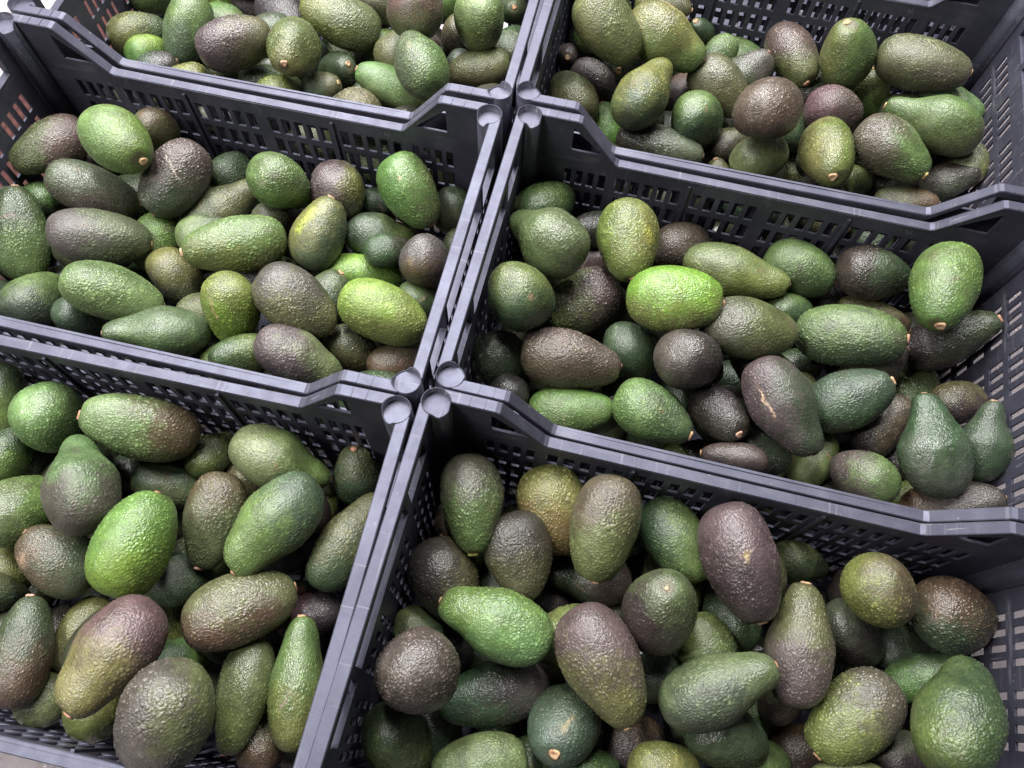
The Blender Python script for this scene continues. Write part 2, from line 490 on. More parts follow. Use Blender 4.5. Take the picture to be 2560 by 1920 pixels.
def skin_mesh(k, rough, seed, bend, neck=0.0):
    rs = np.random.RandomState(seed)
    zc = DIRS[:, 2]
    az = np.arctan2(DIRS[:, 1], DIRS[:, 0])
    # the stem end stays blunt when the fruit has a neck
    zp = np.where(zc > 0, np.abs(zc) ** (1.08 + 0.9 * neck), np.abs(zc))
    rad = np.sqrt(np.maximum(0, 1 - zp * zp))
    g = rad ** 0.78 * (1 - k * zc - 0.25 * k * zc ** 2)
    g *= 1 - neck * smooth(-0.25 if neck > 0.4 else -0.1, 0.62, zc)
    g *= 0.5 / g.max()
    g *= 1 + 0.045 * np.cos(2 * az + seed) + 0.025 * np.cos(3 * az + 2 * seed)
    z = 0.75 * zc
    P = np.c_[g * np.cos(az), g * np.sin(az), z]
    P[:, 0] += bend * (z / 0.75) ** 2 * np.where(z > 0, 1, -0.3)
    nrm = P / np.array([0.25, 0.25, 0.5625]); nrm /= np.linalg.norm(nrm, axis=1)[:, None]
    # low lumps, evaluated on a coarse grid of lobes
    lobes = rs.normal(size=(26, 3)); lobes /= np.linalg.norm(lobes, axis=1)[:, None]
    amp = rs.normal(size=26) * 0.017
    lump = (amp[None] * np.exp(6 * (DIRS @ lobes.T - 1))).sum(1)
    # pebbles
    N_ = 2700
    idx = rs.choice(NV, N_, replace=False)
    pts = P[idx]
    # spread the pebbles a little
    kd = kdtree.KDTree(N_)
    for i, c in enumerate(pts): kd.insert(c, i)
    kd.balance()
    hgt = rs.uniform(0.35, 1.0, N_)
    f1 = np.empty(NV); f2 = np.empty(NV); hi = np.empty(NV)
    wob = np.sin(P @ np.array([71., 33., 52.]))[:, None] * 0.006 * np.array([[1, -.6, .4]])
    Q = P + wob
    Q[:, 2] *= 1.0
    for i in range(NV):
        r = kd.find_n(Q[i], 2)
        f1[i] = r[0][2]; f2[i] = r[1][2]; hi[i] = hgt[r[0][1]]
    d = np.clip((f2 - f1) / 0.024, 0, 1)
    h = d * d * (3 - 2 * d) * hi
    # patches where the skin is smoother
    pl = rs.normal(size=(9, 3)); pl /= np.linalg.norm(pl, axis=1)[:, None]
    pat = 1 - 0.65 * np.clip(np.exp(9 * (DIRS @ pl.T - 1)).sum(1), 0, 1)
    ends = np.clip((1 - np.abs(zc)) * 9, 0.25, 1)
    disp = lump + rough * (h - 0.4) * pat * ends * 0.0138
    # pucker round the stem
    disp += -0.02 * np.exp(-((1 - zc) / 0.02))
    P = P + nrm * disp[:, None]
    me = ICO.copy(); me.name = "avocado"
    me.vertices.foreach_set("co", P.ravel())
    at = me.attributes.new("pebble", 'FLOAT', 'POINT')
    at.data.foreach_set("value", (h * np.clip(0.35 + 0.65 * rough, 0, 1.15) * pat + 0.4 * (1 - pat)).astype(np.float32))
    me.polygons.foreach_set("use_smooth", np.ones(len(me.polygons), bool))
    me.materials.append(M_SKIN)
    me.update()
    zt = P[:, 2].max(); top = P[P[:, 2].argmax()]
    return me, top

SHAPES = []
for k, rough, bend, neck in ((0.08, .7, .01, 0), (0.13, 1.05, .05, .06), (0.15, 1.3, .05, .12), (0.10, .9, .03, 0), (0.15, 1.0, .08, .12),
                             (0.13, .62, .05, .06), (0.09, 1.3, .03, 0), (0.12, .85, .06, .08), (0.06, .7, .05, .40), (0.06, .9, .11, .26)):
    SHAPES.append(skin_mesh(k, rough, 10 + len(SHAPES), bend, neck) + (k, rough))

def stem_mesh(seed):
    rs = random.Random(seed)
    bm = bmesh.new()
    n = 14
    prof = [(4.6, -3.5), (4.5, 0.0), (4.1, 0.6), (3.6, 1.0), (2.7, 1.1), (1.1, 0.7)]
    rings = []
    for R, z in prof:
        ring = []
        for i in range(n):
            a = 2 * math.pi * i / n
            rr = R * (1 + 0.10 * math.sin(3 * a + seed) + rs.uniform(-.05, .05))
            ring.append(bm.verts.new((rr * math.cos(a) * MM, rr * math.sin(a) * MM, (z + rs.uniform(-.15, .15)) * MM)))
        rings.append(ring)
    for a, b in zip(rings, rings[1:]):
        for i in range(n):
            j = (i + 1) % n
            bm.faces.new((a[i], a[j], b[j], b[i]))
    bm.faces.new(rings[-1]); bm.faces.new(rings[0][::-1])
    me = bpy.data.meshes.new("stem"); bm.to_mesh(me); bm.free()
    me.polygons.foreach_set("use_smooth", [True] * len(me.polygons))
    me.materials.append(M_STEM)
    return me
STEMS = [stem_mesh(s) for s in range(4)]

# real skin colours (linear)
PAL = dict(lg=(.150, .215, .082), g=(.102, .158, .052), bg=(.108, .190, .050), li=(.175, .275, .046), og=(.128, .152, .048),
           ol=(.098, .106, .048), dg=(.047, .072, .036), tg=(.058, .085, .051), gg=(.095, .120, .068), pu=(.090, .073, .063),
           dp=(.040, .034, .031), br=(.092, .062, .040), rp=(.105, .064, .058), ye=(.165, .180, .060), yb=(.140, .122, .042))
NECK8 = ('neck pointing', 'long grey green avocado', 'grey green pear', 'dark avocado with tan stem at left', 'large light green avocado under', 'large green pear', 'pale stem by the right')
NECK9 = ('dent on its upper', 'big green avocado with a tan', 'grey green rough', 'bumpy olive green pear', 'long olive green avocado with tan', 'rough olive avocado', 'long green avocado standing',
         'smooth green avocado', 'big dark brown', 'large grey green avocado', 'large pinkish purple', 'dark brown avocado with tan scar', 'very large', 'red brown stem nub', 'olive green avocado on the left', 'big purple avocado with green')


SCARS = {  # fruit -> x, y (in fruit diameters, as seen from the front), angle, half length, half width, colour
 'tan scratch along': (0.17, -0.33, 35, 0.35, 0.006, (.42, .32, .18)),
 'cracked pale scratch': (0.17, -0.05, 60, 0.30, 0.008, (.42, .36, .28)),
 'with tan scars': (-0.12, -0.12, 60, 0.05, 0.035, (.50, .32, .22)),
 'long tan scar': (-0.08, 0.05, 75, 0.20, 0.03, (.34, .26, .13)),
 'scar on its left edge': (-0.36, -0.05, 62, 0.26, 0.012, (.50, .36, .24)),
 'yellow blotch': (0.28, -0.02, 70, 0.18, 0.05, (.27, .28, .05)),
 'yellow streak': (-0.16, -0.18, -50, 0.34, 0.07, (.32, .36, .06)),
 'small red spot': (0.0, -0.03, 0, 0.03, 0.05, (.30, .10, .08)),
 'brown left cheek': (-0.36, -0.1, 80, 0.16, 0.10, (.26, .18, .12)),
 'pinkish end': (-0.55, 0.1, 80, 0.2, 0.12, (.30, .13, .12)),
}

rnd = random.Random(7)
def place(loc, quat, D, A, pear, ca, cb, blush, tc, su, sv, label, group, shape=None):
    rnd = random.Random(zlib.crc32(label.encode()) + int(D * 1e5))
    if shape is None:
        if pear and 'very large' not in label: shape = 8
        elif any(t in label for t in NECK8): shape = 8
        elif any(t in label for t in NECK9): shape = 9
        elif ca in ('bg', 'lg', 'li', 'tg', 'gg'): shape = rnd.choice((0, 3, 5, 7, 1))
        else: shape = rnd.choice((1, 2, 3, 4, 6, 7))
    me, top, k, rough = SHAPES[shape]
    o = bpy.data.objects.new("avocado", me)
    col.objects.link(o)
    o.location = loc
    o.rotation_mode = 'QUATERNION'; o.rotation_quaternion = quat
    A /= 1.03; D *= 1.03
    sl = A / 1.5
    o.scale = (D, D, D * sl)
    j = lambda c: [max(0.005, v * rnd.uniform(0.88, 1.13)) for v in c]
    o["col_a"] = j(PAL[ca]); o["col_b"] = j(PAL[cb])
    o["blush"] = list(blush)
    o["dull"] = rnd.uniform(-0.06, 0.10)
    for key, (x, y, ang, ln, wd, cc) in SCARS.items():
        if key in label:
            o["scar_u"] = list(su); o["scar_v"] = list(sv); o["scar_n"] = list(tc)
            o["scar_x"] = x; o["scar_y"] = y; o["scar_cos"] = math.cos(math.radians(ang)); o["scar_sin"] = math.sin(math.radians(ang))
            o["scar_len"] = ln; o["scar_wid"] = wd; o["scar_soft"] = 0.02 if wd < 0.045 else 0.09; o["scar_col"] = list(cc)
    if "scar_u" not in o and rnd.random() < 0.45:   # small healed rubs
        a_ = rnd.uniform(0, 180)
        o["scar_u"] = list(su); o["scar_v"] = list(sv); o["scar_n"] = list(tc)
        o["scar_x"] = rnd.uniform(-.28, .28); o["scar_y"] = rnd.uniform(-.28, .28)
        o["scar_cos"] = math.cos(math.radians(a_)); o["scar_sin"] = math.sin(math.radians(a_))
        o["scar_len"] = rnd.uniform(.02, .16); o["scar_wid"] = rnd.choice((.002, .004, .012, .03)); o["scar_soft"] = rnd.choice((.012, .02, .05))
        o["scar_col"] = [v * rnd.uniform(.7, 1.1) for v in rnd.choice(((.26, .19, .11), (.20, .17, .12), (.12, .085, .06)))]
    o["label"] = label; o["category"] = "avocado"; o["group"] = group
    s = bpy.data.objects.new("stem", STEMS[rnd.randrange(4)])
    col.objects.link(s)
    s.parent = o
    f = rnd.uniform(0.85, 1.15) * min(1.25, max(0.75, D / 0.062))
    worn = 'stem' not in label and rnd.random() < 0.6
    if worn: f *= 0.62
    if 'tiny stem' in label: f *= 0.5
    s.location = (top[0], top[1], top[2] + 0.004 / sl)
    s.scale = (f / D, f / D, f / (D * sl))
    yel = 'yellow stem' in label or 'pale stem' in label
    s["col_a"] = [v * rnd.uniform(0.85, 1.15) for v in ((.52, .50, .16) if 'yellow stem' in label else (.24, .15, .09) if worn else (.50, .32, .19))]
    return o

# crate, location, rotation, diameter, length/diameter, pear, skin colours, blush direction, facing, across, down, label
TABLE = [
('TL',(-0.5564, 0.4917, 0.1286),(0.5724, -0.0826, 0.7216, 0.3806),0.0568,1.46,0,'og','dg',(-0.03, -0.29, 0.97),(-0.91, -0.42, -0.0),(-0.27, -0.38, 0.88),(0.01, -0.92, -0.39),'olive and dark green avocado at the left wall beside the slots, back left crate'),
('TL',(-0.539, 0.4714, 0.1173),(0.4223, -0.6297, 0.6128, 0.2229),0.0484,1.4,0,'bg','li',(-0.99, -0.19, 0.11),(-0.09, -0.73, -0.68),(-0.0, -0.92, 0.39),(0.88, -0.19, -0.44),'small bright lime avocado tip just behind the front rim, back left crate'),
('TL',(-0.4888, 0.5068, 0.1332),(0.3776, 0.8396, 0.269, -0.283),0.0638,1.6,0,'gg','g',(-0.36, 0.07, -0.94),(-0.23, 0.97, -0.0),(0.71, 0.54, -0.45),(0.21, 0.45, 0.87),'tall smooth grey green avocado standing behind the dark purple one, back left crate'),
('TL',(-0.3892, 0.4578, 0.18),(0.4362, -0.7083, 0.0352, -0.5539),0.067,1.47,0,'pu','ol',(0.11, 0.26, 0.97),(0.99, 0.16, 0.0),(0.28, 0.27, 0.92),(0.25, 0.91, -0.34),'plump purple avocado with olive right half near the front rim, back left crate'),
('TL',(-0.3106, 0.4637, 0.182),(0.7174, 0.4909, 0.3475, -0.3515),0.0672,1.36,0,'ol','og',(0.71, -0.4, 0.6),(-0.25, 0.46, 0.85),(0.44, 0.89, -0.05),(0.6, -0.25, 0.76),'round olive avocado showing a tan stem scar low on its face, back left crate'),
('TL',(-0.2815, 0.5587, 0.1537),(0.3134, 0.5183, -0.1636, -0.7787),0.0683,1.63,0,'ol','og',(0.4, 0.19, 0.91),(-0.09, 1.0, -0.0),(-0.42, 0.16, -0.89),(0.82, 0.5, -0.3),'big olive avocado lying in the middle behind the round one, back left crate'),
('TL',(-0.4523, 0.6302, 0.0742),(0.5178, -0.3556, 0.7671, -0.1303),0.054,1.37,0,'pu','dp',(0.96, -0.23, 0.23),(-0.08, -1.0, -0.0),(-0.37, -0.26, 0.89),(0.85, -0.49, 0.21),'purple grey avocado half hidden behind the plump purple one, back left crate'),
('TL',(-0.5069, 0.6332, 0.0749),(0.031, -0.952, -0.2981, 0.0627),0.0458,1.41,0,'og','li',(0.29, -0.53, -0.81),(-0.06, 0.73, -0.68),(0.92, 0.37, -0.15),(-0.3, 0.89, 0.36),'small bumpy yellow olive avocado wedged at the top edge, back left crate'),
('TL',(-0.1643, 0.5388, 0.21),(0.4094, -0.7418, -0.5196, -0.1101),0.0725,1.37,0,'rp','ol',(-0.84, 0.55, -0.15),(0.0, 0.0, -1.0),(0.59, 0.8, -0.11),(-0.75, 0.49, -0.43),'red purple avocado with olive lower end at the top, back left crate'),
('TL',(-0.0871, 0.5724, 0.184),(0.0052, 0.8133, -0.5808, -0.0329),0.0674,1.31,0,'lg','g',(0.79, 0.05, 0.63),(0.73, 0.09, -0.68),(0.11, -0.99, -0.07),(0.93, 0.07, 0.37),'light green avocado standing upright at the far right, back left crate'),
('TL',(-0.1622, 0.6807, 0.1058),(0.0066, -0.1847, -0.9823, -0.0305),0.0446,1.47,0,'bg','g',(-0.43, -0.67, 0.63),(-0.46, -0.57, -0.68),(-0.83, 0.56, -0.01),(-0.53, -0.77, 0.35),'bright green avocado behind red purple and light green ones, back left crate'),
('TL',(-0.1255, 0.6081, 0.112),(0.0575, 0.4059, -0.9119, -0.022),0.0561,1.36,0,'dp','ol',(-0.26, 0.52, -0.83),(0.45, -0.57, -0.68),(-0.81, -0.57, -0.14),(0.49, -0.78, 0.39),'dark brown avocado in the shade below the upright light green one, back left crate'),
('TL',(-0.2295, 0.5809, 0.0974),(0.5904, -0.7856, 0.1149, -0.1451),0.0502,1.39,0,'og','g',(0.84, -0.09, 0.55),(0.57, -0.46, -0.68),(0.83, -0.09, 0.54),(0.47, 0.64, -0.61),'mid green avocado tucked behind the grey green fruit, back left crate'),
('TL',(-0.1375, 0.458, 0.2031),(0.5477, -0.7011, 0.016, 0.4564),0.0676,1.49,0,'g','gg',(-0.83, 0.52, 0.26),(-0.63, -0.37, -0.68),(0.66, -0.61, -0.44),(-0.03, 0.55, -0.83),'green pear shaped avocado with a dent on its upper left, back left crate'),
('TL',(-0.2766, 0.5084, 0.1089),(0.0615, -0.3648, 0.1893, -0.9096),0.0515,1.47,0,'tg','dg',(0.89, 0.36, -0.32),(0.35, 0.32, 0.88),(-0.75, -0.24, 0.62),(-0.19, 0.97, 0.14),'dark teal avocado with a round tan stem scar on top, back left crate'),
('TL',(-0.1859, 0.4734, 0.1357),(0.7245, -0.2622, -0.5022, 0.3926),0.0509,1.97,0,'bg','lg',(-0.95, -0.03, -0.35),(-0.13, -0.99, 0.0),(0.38, -0.19, -0.91),(-0.91, -0.24, -0.33),'bright green bumpy avocado lying slanted at the front rim, back left crate'),
('TL',(-0.0791, 0.5356, 0.1357),(0.38, -0.3995, -0.6433, 0.5311),0.0497,1.84,0,'ol','og',(0.62, -0.76, -0.22),(-0.67, -0.74, 0.0),(-0.18, 0.11, -0.98),(-0.92, 0.32, 0.21),'flecked olive avocado at the front right corner post, back left crate'),
('TL',(-0.3593, 0.4612, 0.112),(0.4348, 0.3543, 0.7278, 0.3946),0.0492,1.78,0,'dg','g',(0.27, 0.97, -0.09),(-0.91, 0.4, 0.0),(-0.18, 0.28, 0.94),(-0.7, -0.71, 0.08),'dark green avocado low at the front rim under the plump purple one, back left crate'),
('TL',(-0.2376, 0.4999, 0.0759),(0.3624, -0.8971, 0.102, -0.2311),0.05,1.42,0,'dg','tg',(-0.0, -1.0, -0.16),(0.73, -0.04, -0.68),(0.78, -0.19, 0.59),(0.35, 0.92, -0.18),'dark green avocado tip left of the bumpy bright one, back left crate'),
('TL',(-0.0635, 0.677, 0.1177),(0.3299, 0.229, -0.3561, 0.8438),0.0402,1.43,0,'dg','ol',(0.83, -0.56, 0.15),(0.0, 0.0, 1.0),(-0.56, -0.83, -0.0),(-0.75, 0.5, 0.44),'dark green avocado with orange stem scar at the right wall, back left crate'),
('TL',(-0.0516, 0.615, 0.112),(0.3165, -0.1698, 0.6895, 0.629),0.0469,1.51,0,'ol','dg',(-0.35, 0.81, 0.49),(-0.66, 0.31, -0.68),(-0.7, -0.57, 0.43),(-0.04, -0.58, -0.82),'small olive avocado low beside the right wall, back left crate'),
('TL',(-0.563, 0.5592, 0.1357),(0.2677, -0.2806, 0.8867, 0.2519),0.0537,1.4,0,'dg','bg',(0.63, -0.79, 0.01),(-0.5, -0.6, -0.63),(-0.78, -0.45, 0.44),(0.43, -0.89, -0.16),'dark avocado with bright green belly at the top left, back left crate'),
('TR',(0.0829, 0.5588, 0.2186),(0.4712, 0.0571, 0.8602, -0.1864),0.0718,1.45,0,'ol','og',(0.56, -0.5, -0.68),(-0.5, -0.86, 0.0),(-0.57, 0.46, 0.68),(0.29, -0.65, 0.7),'long light olive avocado at the back left, slanting down right, back right crate'),
('TR',(0.0802, 0.6855, 0.1508),(0.2746, -0.8859, 0.2359, -0.2901),0.0455,1.44,0,'og','g',(-0.1, -0.84, -0.55),(0.72, 0.17, -0.68),(0.59, -0.43, 0.69),(0.51, 0.86, 0.1),'small olive green avocado behind two big slanting ones, back right crate'),
('TR',(0.1568, 0.5791, 0.1979),(0.1435, 0.817, -0.0906, 0.5511),0.072,1.56,0,'og','g',(-0.51, 0.55, 0.68),(0.59, 0.81, 0.0),(0.39, -0.5, 0.77),(-0.31, 0.72, 0.62),'big green avocado with a tan scratch along its upper edge, back right crate'),
('TR',(0.1478, 0.6863, 0.1614),(0.7474, -0.1355, 0.6439, -0.0921),0.0437,1.86,0,'ol','og',(-0.05, -0.14, -1.0),(-0.34, -0.94, -0.0),(0.06, 0.16, 0.98),(0.69, -0.72, 0.08),'light olive avocado lying level at the top edge, back right crate'),
('TR',(0.2075, 0.6852, 0.1323),(0.1213, 0.1825, 0.1783, -0.9593),0.0375,1.41,0,'dg','tg',(-0.17, -0.79, 0.6),(-0.06, 0.49, 0.87),(-0.93, 0.08, -0.36),(0.12, 0.99, -0.08),'dark little avocado with an orange stem scar beside the scratched one, back right crate'),
('TR',(0.2705, 0.678, 0.101),(0.0667, -0.6422, 0.124, 0.7535),0.0523,1.86,0,'g','og',(0.28, 0.38, 0.9),(-0.58, 0.82, -0.0),(-0.2, -0.46, -0.86),(0.42, 0.76, -0.5),'green avocado pressed against the grey olive one, centre back, back right crate'),
('TR',(0.241, 0.5587, 0.1562),(0.2844, -0.4927, 0.6306, -0.5278),0.0652,1.43,0,'gg','ol',(0.54, 0.51, 0.68),(0.82, -0.58, 0.0),(-0.54, -0.34, 0.77),(0.68, 0.36, 0.64),'grey olive avocado lying below the green one, centre, back right crate'),
('TR',(0.2984, 0.4846, 0.21),(0.3544, -0.8169, -0.2414, -0.3858),0.0705,1.41,0,'pu','br',(-0.4, 0.9, -0.24),(0.36, 0.07, -0.93),(0.62, 0.5, 0.61),(-0.31, 0.86, -0.4),'round purple grey avocado in the centre of the pile, back right crate'),
('TR',(0.3363, 0.6573, 0.1438),(0.4057, 0.6689, -0.2729, 0.5599),0.0628,1.58,0,'pu','og',(-0.59, 0.04, 0.82),(0.51, 0.68, 0.52),(0.26, -0.91, 0.33),(-0.43, 0.2, 0.88),'purple topped avocado with green face and small pale stem scar, back right crate'),
('TR',(0.3963, 0.6351, 0.1794),(0.1318, 0.1389, -0.0029, -0.9815),0.0669,1.39,0,'g','og',(0.98, -0.22, 0.1),(0.24, 0.69, 0.68),(-0.97, 0.04, -0.25),(0.15, 0.89, -0.42),'green avocado standing with its tan stem pointing up, back right crate'),
('TR',(0.4936, 0.6373, 0.1821),(0.623, -0.228, 0.6024, -0.444),0.0672,1.75,0,'ol','pu',(0.93, 0.15, 0.38),(0.31, -0.95, -0.0),(-0.31, 0.36, 0.88),(0.93, -0.05, 0.35),'big purple brown avocado resting at the back right, back right crate'),
('TR',(0.4597, 0.661, 0.0996),(0.963, -0.1741, -0.189, -0.0811),0.0534,1.46,0,'og','g',(0.1, -0.51, -0.87),(0.08, -0.92, 0.38),(0.88, 0.41, -0.23),(0.11, -0.65, -0.75),'slim olive green avocado with tan stem scar facing up, back right crate'),
('TR',(0.3993, 0.5734, 0.1361),(0.2288, 0.517, 0.7186, 0.4049),0.0624,1.42,0,'rp','pu',(-0.44, 0.81, 0.42),(-0.51, 0.32, -0.8),(-0.15, 0.59, 0.79),(-0.94, -0.34, 0.08),'round red purple avocado with shiny wrinkled skin, back right crate'),
('TR',(0.3822, 0.6435, 0.1072),(0.5456, -0.049, 0.7373, 0.3953),0.0474,1.5,0,'dp','gg',(-0.31, 0.96, 0.04),(-0.73, -0.05, -0.68),(-0.33, -0.33, 0.88),(-0.06, -0.93, -0.37),'dark grey avocado peeking above the red purple one, back right crate'),
('TR',(0.5066, 0.5394, 0.1791),(0.6042, 0.0705, -0.7271, -0.3182),0.0669,1.82,0,'g','ol',(-0.1, -0.86, -0.52),(0.96, -0.29, 0.0),(-0.34, 0.46, -0.82),(0.04, -0.86, -0.5),'large green pear shaped avocado at the right slotted wall, back right crate'),
('TR',(0.5551, 0.6278, 0.1369),(0.6879, 0.0451, 0.6831, -0.2412),0.0476,1.82,0,'g','lg',(-0.83, 0.19, -0.54),(-0.39, -0.92, -0.0),(-0.13, 0.57, 0.81),(0.62, -0.59, 0.51),'green avocado behind the large pear shaped one, stem at the wall, back right crate'),
('TR',(0.4565, 0.482, 0.1805),(0.582, 0.637, 0.3817, 0.3312),0.0671,1.54,0,'pu','g',(0.27, 0.54, 0.81),(-0.75, 0.66, 0.0),(0.67, 0.11, 0.74),(-0.66, -0.36, 0.66),'half purple half green avocado with yellow stem nub, back right crate'),
('TR',(0.3842, 0.4673, 0.1691),(0.5065, 0.2596, 0.506, -0.6481),0.0658,1.55,0,'og','ye',(0.54, -0.84, -0.18),(-0.24, -0.51, 0.82),(-0.45, 0.89, -0.02),(0.62, 0.33, 0.71),'yellow olive avocado with tan stem scar near its lower edge, back right crate'),
('TR',(0.3088, 0.474, 0.1357),(0.4264, 0.1344, 0.7494, 0.4885),0.0576,1.39,0,'lg','ol',(0.19, 0.99, 0.05),(-0.68, 0.32, -0.66),(-0.46, -0.08, 0.88),(-0.47, -0.82, -0.32),'pale green avocado against the front rim, centre, back right crate'),
('TR',(0.2756, 0.5081, 0.113),(0.6106, -0.4115, 0.6736, 0.0637),0.0454,1.48,0,'dp','ol',(-0.97, 0.27, -0.03),(-0.31, -0.66, -0.68),(-0.04, -0.48, 0.87),(0.8, -0.54, -0.26),'dark glossy avocado squeezed behind the pale green one, back right crate'),
('TR',(0.2572, 0.5046, 0.083),(0.6771, 0.2644, 0.5606, 0.3966),0.0461,1.45,0,'dg','ol',(0.1, 1.01, -0.03),(-0.97, 0.25, 0.0),(0.23, -0.1, 0.97),(-0.5, -0.86, 0.03),'small dark olive avocado at the front rim left of the pale one, back right crate'),
('TR',(0.1766, 0.4589, 0.1381),(0.3117, -0.6096, 0.3643, -0.6313),0.054,2.15,0,'gg','dp',(0.21, 0.2, -0.97),(0.97, -0.25, -0.0),(-0.23, -0.19, 0.95),(0.51, 0.81, 0.28),'long grey olive avocado lying along the front rim, back right crate'),
('TR',(0.2203, 0.5001, 0.1503),(0.2105, -0.4473, 0.8663, 0.0722),0.0648,1.44,0,'dg','g',(-0.64, 0.52, -0.59),(0.26, -0.39, -0.88),(-0.67, -0.66, 0.34),(0.73, -0.67, 0.15),'round dark green avocado with a small red spot, back right crate'),
('TR',(0.1444, 0.4862, 0.1934),(0.5589, -0.6565, -0.2513, -0.44),0.0678,1.47,0,'og','dg',(-0.27, 0.69, -0.69),(0.71, -0.19, -0.68),(0.46, 0.73, 0.5),(-0.11, 0.6, -0.79),'upright olive green avocado on the left beside the dark purple one, back right crate'),
('TR',(0.0776, 0.5843, 0.0996),(0.2014, 0.8073, 0.0672, 0.5506),0.0553,1.56,0,'dp','pu',(0.81, -0.17, -0.58),(0.38, 0.93, 0.0),(0.47, -0.3, 0.83),(-0.56, 0.62, 0.54),'dark purple avocado under the long light olive one, back right crate'),
('TR',(0.0529, 0.5161, 0.1357),(0.2989, 0.1069, -0.7003, -0.6394),0.0604,1.37,0,'ol','gg',(0.07, 0.82, 0.59),(0.52, 0.58, -0.62),(-0.89, 0.28, -0.36),(0.19, -0.49, -0.85),'grey olive avocado in the front left corner, back right crate'),
('TR',(0.1059, 0.5122, 0.0996),(0.302, -0.3237, 0.2762, 0.8531),0.0453,1.41,0,'bg','lg',(-0.23, -0.04, 0.98),(-0.76, 0.64, 0.0),(-0.54, -0.82, -0.21),(-0.13, 0.33, -0.93),'bumpy bright green avocado behind the raised left corner, back right crate'),
('TR',(0.1979, 0.5871, 0.112),(0.6208, -0.4104, 0.5818, 0.3281),0.0444,1.5,0,'dp','br',(-0.86, 0.38, 0.38),(-0.64, -0.36, -0.68),(0.07, -0.77, 0.64),(0.49, -0.53, -0.69),'dark purple avocado in the gap left of the grey olive one, back right crate'),
('TR',(0.5543, 0.4985, 0.1322),(0.5005, 0.3539, 0.3154, 0.7244),0.0476,1.57,0,'dp','gg',(-0.97, -0.25, -0.15),(-0.39, 0.92, 0.0),(-0.03, -0.54, 0.84),(-0.98, -0.17, -0.14),'dark purple grey avocado in the front right corner, back right crate'),
('TR',(0.4424, 0.4943, 0.102),(0.3295, -0.7481, -0.0626, -0.5726),0.0443,1.38,0,'g','og',(0.33, -0.96, 0.02),(0.73, 0.08, -0.68),(0.29, 0.28, 0.92),(-0.04, 0.96, -0.28),'green avocado low under the yellow olive one, back right crate'),
('TR',(0.4963, 0.444, 0.1357),(0.7906, -0.0984, 0.5605, -0.2261),0.0443,1.72,0,'ol','br',(-0.09, -0.12, 1.0),(-0.38, -0.92, 0.0),(0.14, 0.42, 0.89),(0.82, -0.56, 0.14),'shiny brown olive avocado just above the front rim, back right crate'),
('TR',(0.4989, 0.5116, 0.1001),(0.8112, -0.216, 0.4623, -0.2857),0.0496,1.47,0,'dp','dg',(-1.01, -0.02, 0.09),(-0.13, -0.99, 0.0),(0.24, 0.41, 0.88),(0.93, -0.35, -0.09),'dark shaded avocado in the gap beneath the half purple one, back right crate'),
('TR',(0.5722, 0.5245, 0.1394),(0.4014, -0.4899, -0.48, -0.607),0.0472,1.39,0,'og','gg',(0.73, -0.36, 0.6),(0.73, -0.09, -0.68),(-0.17, 0.89, 0.42),(-0.43, 0.32, -0.85),'small olive avocado with a broken stalk by the right wall, back right crate'),
('TR',(0.0311, 0.6139, 0.112),(0.4603, 0.2403, -0.3229, 0.7913),0.0356,1.48,0,'dp','pu',(0.96, -0.28, 0.15),(0.0, 0.0, 1.0),(-0.31, -0.95, -0.06),(-0.88, 0.26, 0.39),'dark purple avocado with stem scar against the left wall, back right crate'),
('TR',(0.2735, 0.5759, 0.078),(0.3677, -0.6805, 0.0162, -0.6336),0.049,1.3,0,'dg','dp',(0.3, -0.96, 0.1),(0.92, 0.09, -0.39),(0.1, 0.26, 0.96),(0.13, 0.95, -0.27),'dark green avocado deep in the gap beneath the purple grey one, back right crate'),
('ML',(-0.5563, 0.259, 0.1566),(0.5728, 0.2201, -0.6763, 0.4075),0.0596,1.7,0,'pu','ol',(0.51, 0.06, 0.87),(0.41, -0.91, 0.0),(-0.18, -0.63, -0.76),(-0.59, -0.55, 0.59),'big dark purple avocado at the back left beside the slotted wall, middle left crate'),
('ML',(-0.4408, 0.2525, 0.2069),(0.7449, 0.483, 0.4111, 0.2067),0.0701,1.36,0,'bg','lg',(-0.99, 0.05, -0.22),(-0.31, 0.44, 0.84),(0.71, 0.21, 0.68),(-0.34, -0.74, 0.58),'bright green avocado with a pale round stem scar, back left, middle left crate'),
('ML',(-0.4409, 0.3175, 0.1553),(0.0138, 0.5175, 0.8341, 0.1906),0.0437,1.58,0,'ol','br',(0.73, 0.53, -0.47),(-0.57, 0.46, -0.68),(-0.26, 0.93, 0.26),(-0.94, -0.3, 0.16),'glossy olive avocado behind the bright green one at the back wall, middle left crate'),
('ML',(-0.3931, 0.2512, 0.1543),(0.5524, 0.5406, -0.5947, 0.2212),0.0643,1.6,0,'pu','dg',(-0.06, -0.59, 0.82),(0.94, -0.35, -0.0),(0.12, -0.79, -0.6),(0.03, -0.6, 0.8),'shiny brown purple avocado with a cracked pale scratch, middle left crate'),
('ML',(-0.4957, 0.2224, 0.1357),(0.1732, -0.8609, 0.2122, -0.4287),0.0587,1.82,0,'gg','pu',(0.24, 0.93, 0.31),(1.0, -0.09, 0.0),(0.43, -0.41, 0.8),(0.3, 0.91, 0.3),'grey purple avocado lying below the bright green one, middle left crate'),
('ML',(-0.3566, 0.3063, 0.1105),(0.3834, -0.6698, -0.3831, -0.5076),0.0479,1.28,0,'dg','tg',(0.78, -0.42, 0.49),(0.74, 0.52, -0.44),(0.24, 0.79, 0.57),(-0.47, 0.61, -0.64),'dark green avocado right of the shiny brown one, middle left crate'),
